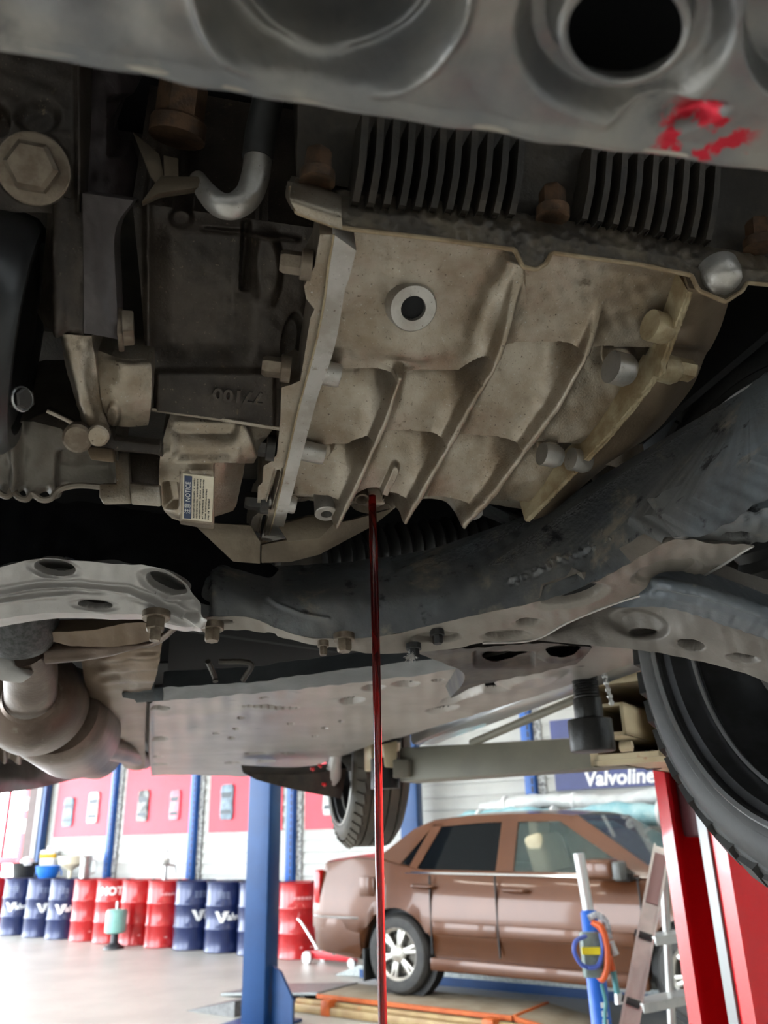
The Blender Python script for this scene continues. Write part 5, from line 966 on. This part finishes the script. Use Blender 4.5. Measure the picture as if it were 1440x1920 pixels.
mk('floor_frame', loft([[(760, 1216, 1.02), (840, 1218, 1.01), (1010, 1206, .98), (1110, 1214, .97)], [(868, 1262, 1.16), (920, 1250, 1.13), (1008, 1236, 1.08), (1100, 1228, 1.05)], [(845, 1308, 1.42), (900, 1285, 1.30), (1010, 1262, 1.19), (1080, 1245, 1.12)]], 200, 120, bvec=(0, .03, .03), h=lambda x, y: lumps(x, y, 60, .0008, 81)-.014*rect(x, y, 890, 1225, 1000, 1250, 5)+.006*(1-sst(.6, 1, ell(x, y, 1050, 1228, 46, 14, -4))), cut=lambda x, y: (ell(x, y, 950, 1240, 46, 9, -6) < 1) | (ell(x, y, 1056, 1216, 34, 7, -3) < 1)), mat('rough_black_frame', (.035, .032, .03), (.09, .075, .06), 12, .6, .1, .3, 120), lc, 45)
mk('jack_point', lathe(PY(1090., 1228., 1.20), (0, .1, 1), [(-.006, .05), (.0, .06), (.02, .06)], 24), m_pan, lc)
# sill seam along the rocker
mk('sill_seam', prism([PXX(1205., 1236., .75), PXX(764., 1376., .75), PXX(700., 1394., .75), PXX(700., 1386., .75), PXX(764., 1368., .75), PXX(1205., 1216., .75)], (.006, 0, 0)), m_chdust, lc, 0)
# ------------------------------------------------------------------ wheels
m_rimedge = mat('polished_rim_edge', (.75, .75, .76), rough=.28, metal=.8)
def road_wheel(c, name, sgn, R=.330, wd=.205, K=.75, m_ty=None):
    """c = middle of the inner side; sgn = +1 when the outer side is at larger x"""
    ax = (sgn, 0, 0); rw = thing
    pr = [(.022, R*(K-.005)), (.002, R*K), (-.004, R*(K+.025)), (-.0055, R*(K+.045)), (-.0045, R*(K+.05)), (-.007, R*(K+.09)), (.0, R*.885), (.008, R*.915), (.0075, R*.925), (.012, R*.945), (.026, R*.985), (.034, R*.995)]
    for g in (.055, .095, .12, .16): pr += [(g-.004, R), (g-.003, R*.975), (g+.003, R*.975), (g+.004, R)]
    pr += [(wd-.03, R*.99), (wd-.006, R*.90), (wd+.004, R*.82), (wd, R*K), (wd-.02, R*(K-.01))]
    ty = mk(name, lathe(c, ax, pr, 96, cap=False), m_ty or m_tyre, lc, 40)
    bl = []
    for k in range(46):                        # shoulder blocks
        a = 2*math.pi*k/46; er = V3((0, math.cos(a), math.sin(a))); et = V3((0, -math.sin(a), math.cos(a)))
        p_ = V3(c)+V3((.020*sgn, 0, 0))+er*R*.968; ex = unit(V3((sgn*.8, 0, 0))+er*.75); nn = np.cross(ex, et)
        bl.append(box(p_, .017, R*.052, .006, ex, unit(et+ex*.25), nn))
    mk('tread_blocks', join(bl), m_ty or m_tyre, ty, 0)
    mk('rim', lathe(c, ax, [(.024, R*(K-.01)), (.002, R*(K-.005)), (-.001, R*(K+.008)), (.004, R*(K+.012)), (.008, R*(K-.005)), (.012, R*(K-.035)), (.05, R*(K-.06)), (.055, R*(K-.045)), (.06, R*(K-.06)), (wd-.05, R*(K-.09)), (wd-.03, R*.2)], 72, cap=False), mat('wheel_barrel', (.10, .10, .105), (.06, .06, .06), 12, .38, .7), ty, 40)
    mk('rim_edge', lathe(c, ax, [(-.004, R*(K-.004)), (-.0085, R*(K+.008)), (-.004, R*(K+.02)), (.001, R*(K+.008)), (-.004, R*(K-.004))], 72, cap=False), m_rimedge, ty, 60)
    mk('rim_step', lathe(c, ax, [(.040, R*(K-.075)), (.037, R*(K-.067)), (.040, R*(K-.059)), (.045, R*(K-.067)), (.040, R*(K-.075))], 72, cap=False), m_rimedge, ty, 60)
    mk('brake_disc', lathe(V3(c)+V3((sgn*.06, 0, 0)), ax, [(0, .06), (.0, R*.43), (.02, R*.43)], 40), m_pan, ty)
    mk('hub_carrier', lathe(V3(c)+V3((sgn*-.005, 0, 0)), ax, [(0, .045), (.03, .055), (.06, .06)], 20), m_pan, ty)
    return ty
m_tyre2 = mat('dusty_tyre_tread', (.075, .062, .045), (.05, .043, .034), 10, .7)
road_wheel((.667, .76, 1.695), 'front_wheel', 1, .345)
road_wheel((.632, 3.2, 1.735), 'rear_wheel', 1, m_ty=m_tyre2)
road_wheel((-.667, .76, 1.695), 'front_wheel', -1, .345)
road_wheel((-.632, 3.2, 1.735), 'rear_wheel', -1, m_ty=m_tyre2)
# strut, tie rod near the front wheel
mk('strut_leg', tube([PY(1440., 1010., .80), PY(1410, 1050, .80), PY(1380, 1090, .82), PY(1360, 1130, .84)], .02, 14), m_pan, lc)
mk('dust_boot', join([lathe(PY(1425., 1050., .76), (.4, .2, -1), [(-.05+.012*k, .024+.006*(k % 2)) for k in range(8)], 20)]), m_rubber, lc)
# rear axle
mk('rear_axle', loft([[(455, 1448, 2.9), (540, 1452, 2.9), (600, 1448, 2.9), (650, 1440, 2.95)], [(480, 1462, 2.9), (540, 1478, 2.9), (600, 1490, 2.92), (640, 1498, 2.96)]], 40, 12, bvec=(0, .08, .03)), m_pan, lc, 45)
mk('rear_knuckle', tube([PY(632., 1400., 2.9), PY(628, 1430, 2.92), PY(622, 1460, 2.95), PY(612, 1478, 2.95)], [.02, .022, .03, .02], 12), m_stamp, lc)
for a, b in ((600, 1436), (586, 1442), (608, 1471)): mk('red_plug', lathe(PY(float(a), float(b), 2.86), (.2, -1, -.2), [(-.01, .007), (.006, .007), (.009, .004)], 12), m_lred, lc)
mk('rear_arm_bush', join([box(PY(705., 1415., 2.7), .03, .05, .05), cyl(PY(690., 1395., 2.75), PY(748., 1392., 2.7), .03)]), m_cream, lc, bevel=.006)
# body shell above, added to block light from overhead (closes the wings, doors and tail of the raised car)
m_paint = mat('silver_body_paint', (.35, .36, .37), (.33, .34, .35), 3, .3, .5, coat=.6)
for sx in (-1, 1):
    mk('body_side', prism([(sx*.76, 1.18, 1.72), (sx*.76, 2.66, 1.72), (sx*.77, 2.70, 1.95), (sx*.77, 2.85, 2.10), (sx*.77, 3.27, 2.10), (sx*.77, 3.45, 1.80), (sx*.77, 3.75, 1.80), (sx*.80, 3.8, 2.25), (sx*.80, -.05, 2.25), (sx*.78, .0, 1.92), (sx*.77, .40, 1.92), (sx*.77, .52, 2.07), (sx*.77, .98, 2.07), (sx*.77, 1.12, 1.95)], (sx*.09, 0, 0)), m_paint, lc, bevel=.015)
mk('cabin_roof', box((0, 2.2, 2.32), .84, 1.9, .06), m_paint, lc, bevel=.03)
mk('rear_bumper', box((0, 3.85, 1.98), .80, .06, .20), m_paint, lc, bevel=.03)
mk('boot_floor', box((0, 3.35, 1.90), .62, .42, .02), m_pan, lc, bevel=.005)
# ================================================================== OIL STREAM
d0 = .765; y_top = 936.
q = PY(698., y_top, d0); pts = []
for i in range(90):
    z = q[2]+.004-(q[2]-.06)*i/89; pts.append((q[0]+.0006*math.sin(i*.21), q[1]+.0006*math.cos(i*.17), z))
R = [.0042 if i < 8 else .0040-.0009*min(1, (i-8)/60)+.00015*math.sin(i*.8) for i in range(90)]
os_ = mk('oil_stream', tube(pts, R, 20, False), m_oil, None, 60)
tag(os_, 'thin dark red stream of oil draining from the gearbox', 'oil stream')
dp = thing('drain_pan', 'black oil drain pan standing under the falling oil', 'pan', (q[0], q[1], 0))
local(mk('pan_shell', lathe((0, 0, 0), UP, [(0, .26), (.10, .30), (.12, .315), (.125, .30), (.11, .285), (.02, .25), (.02, .001)], 40), m_black, dp))
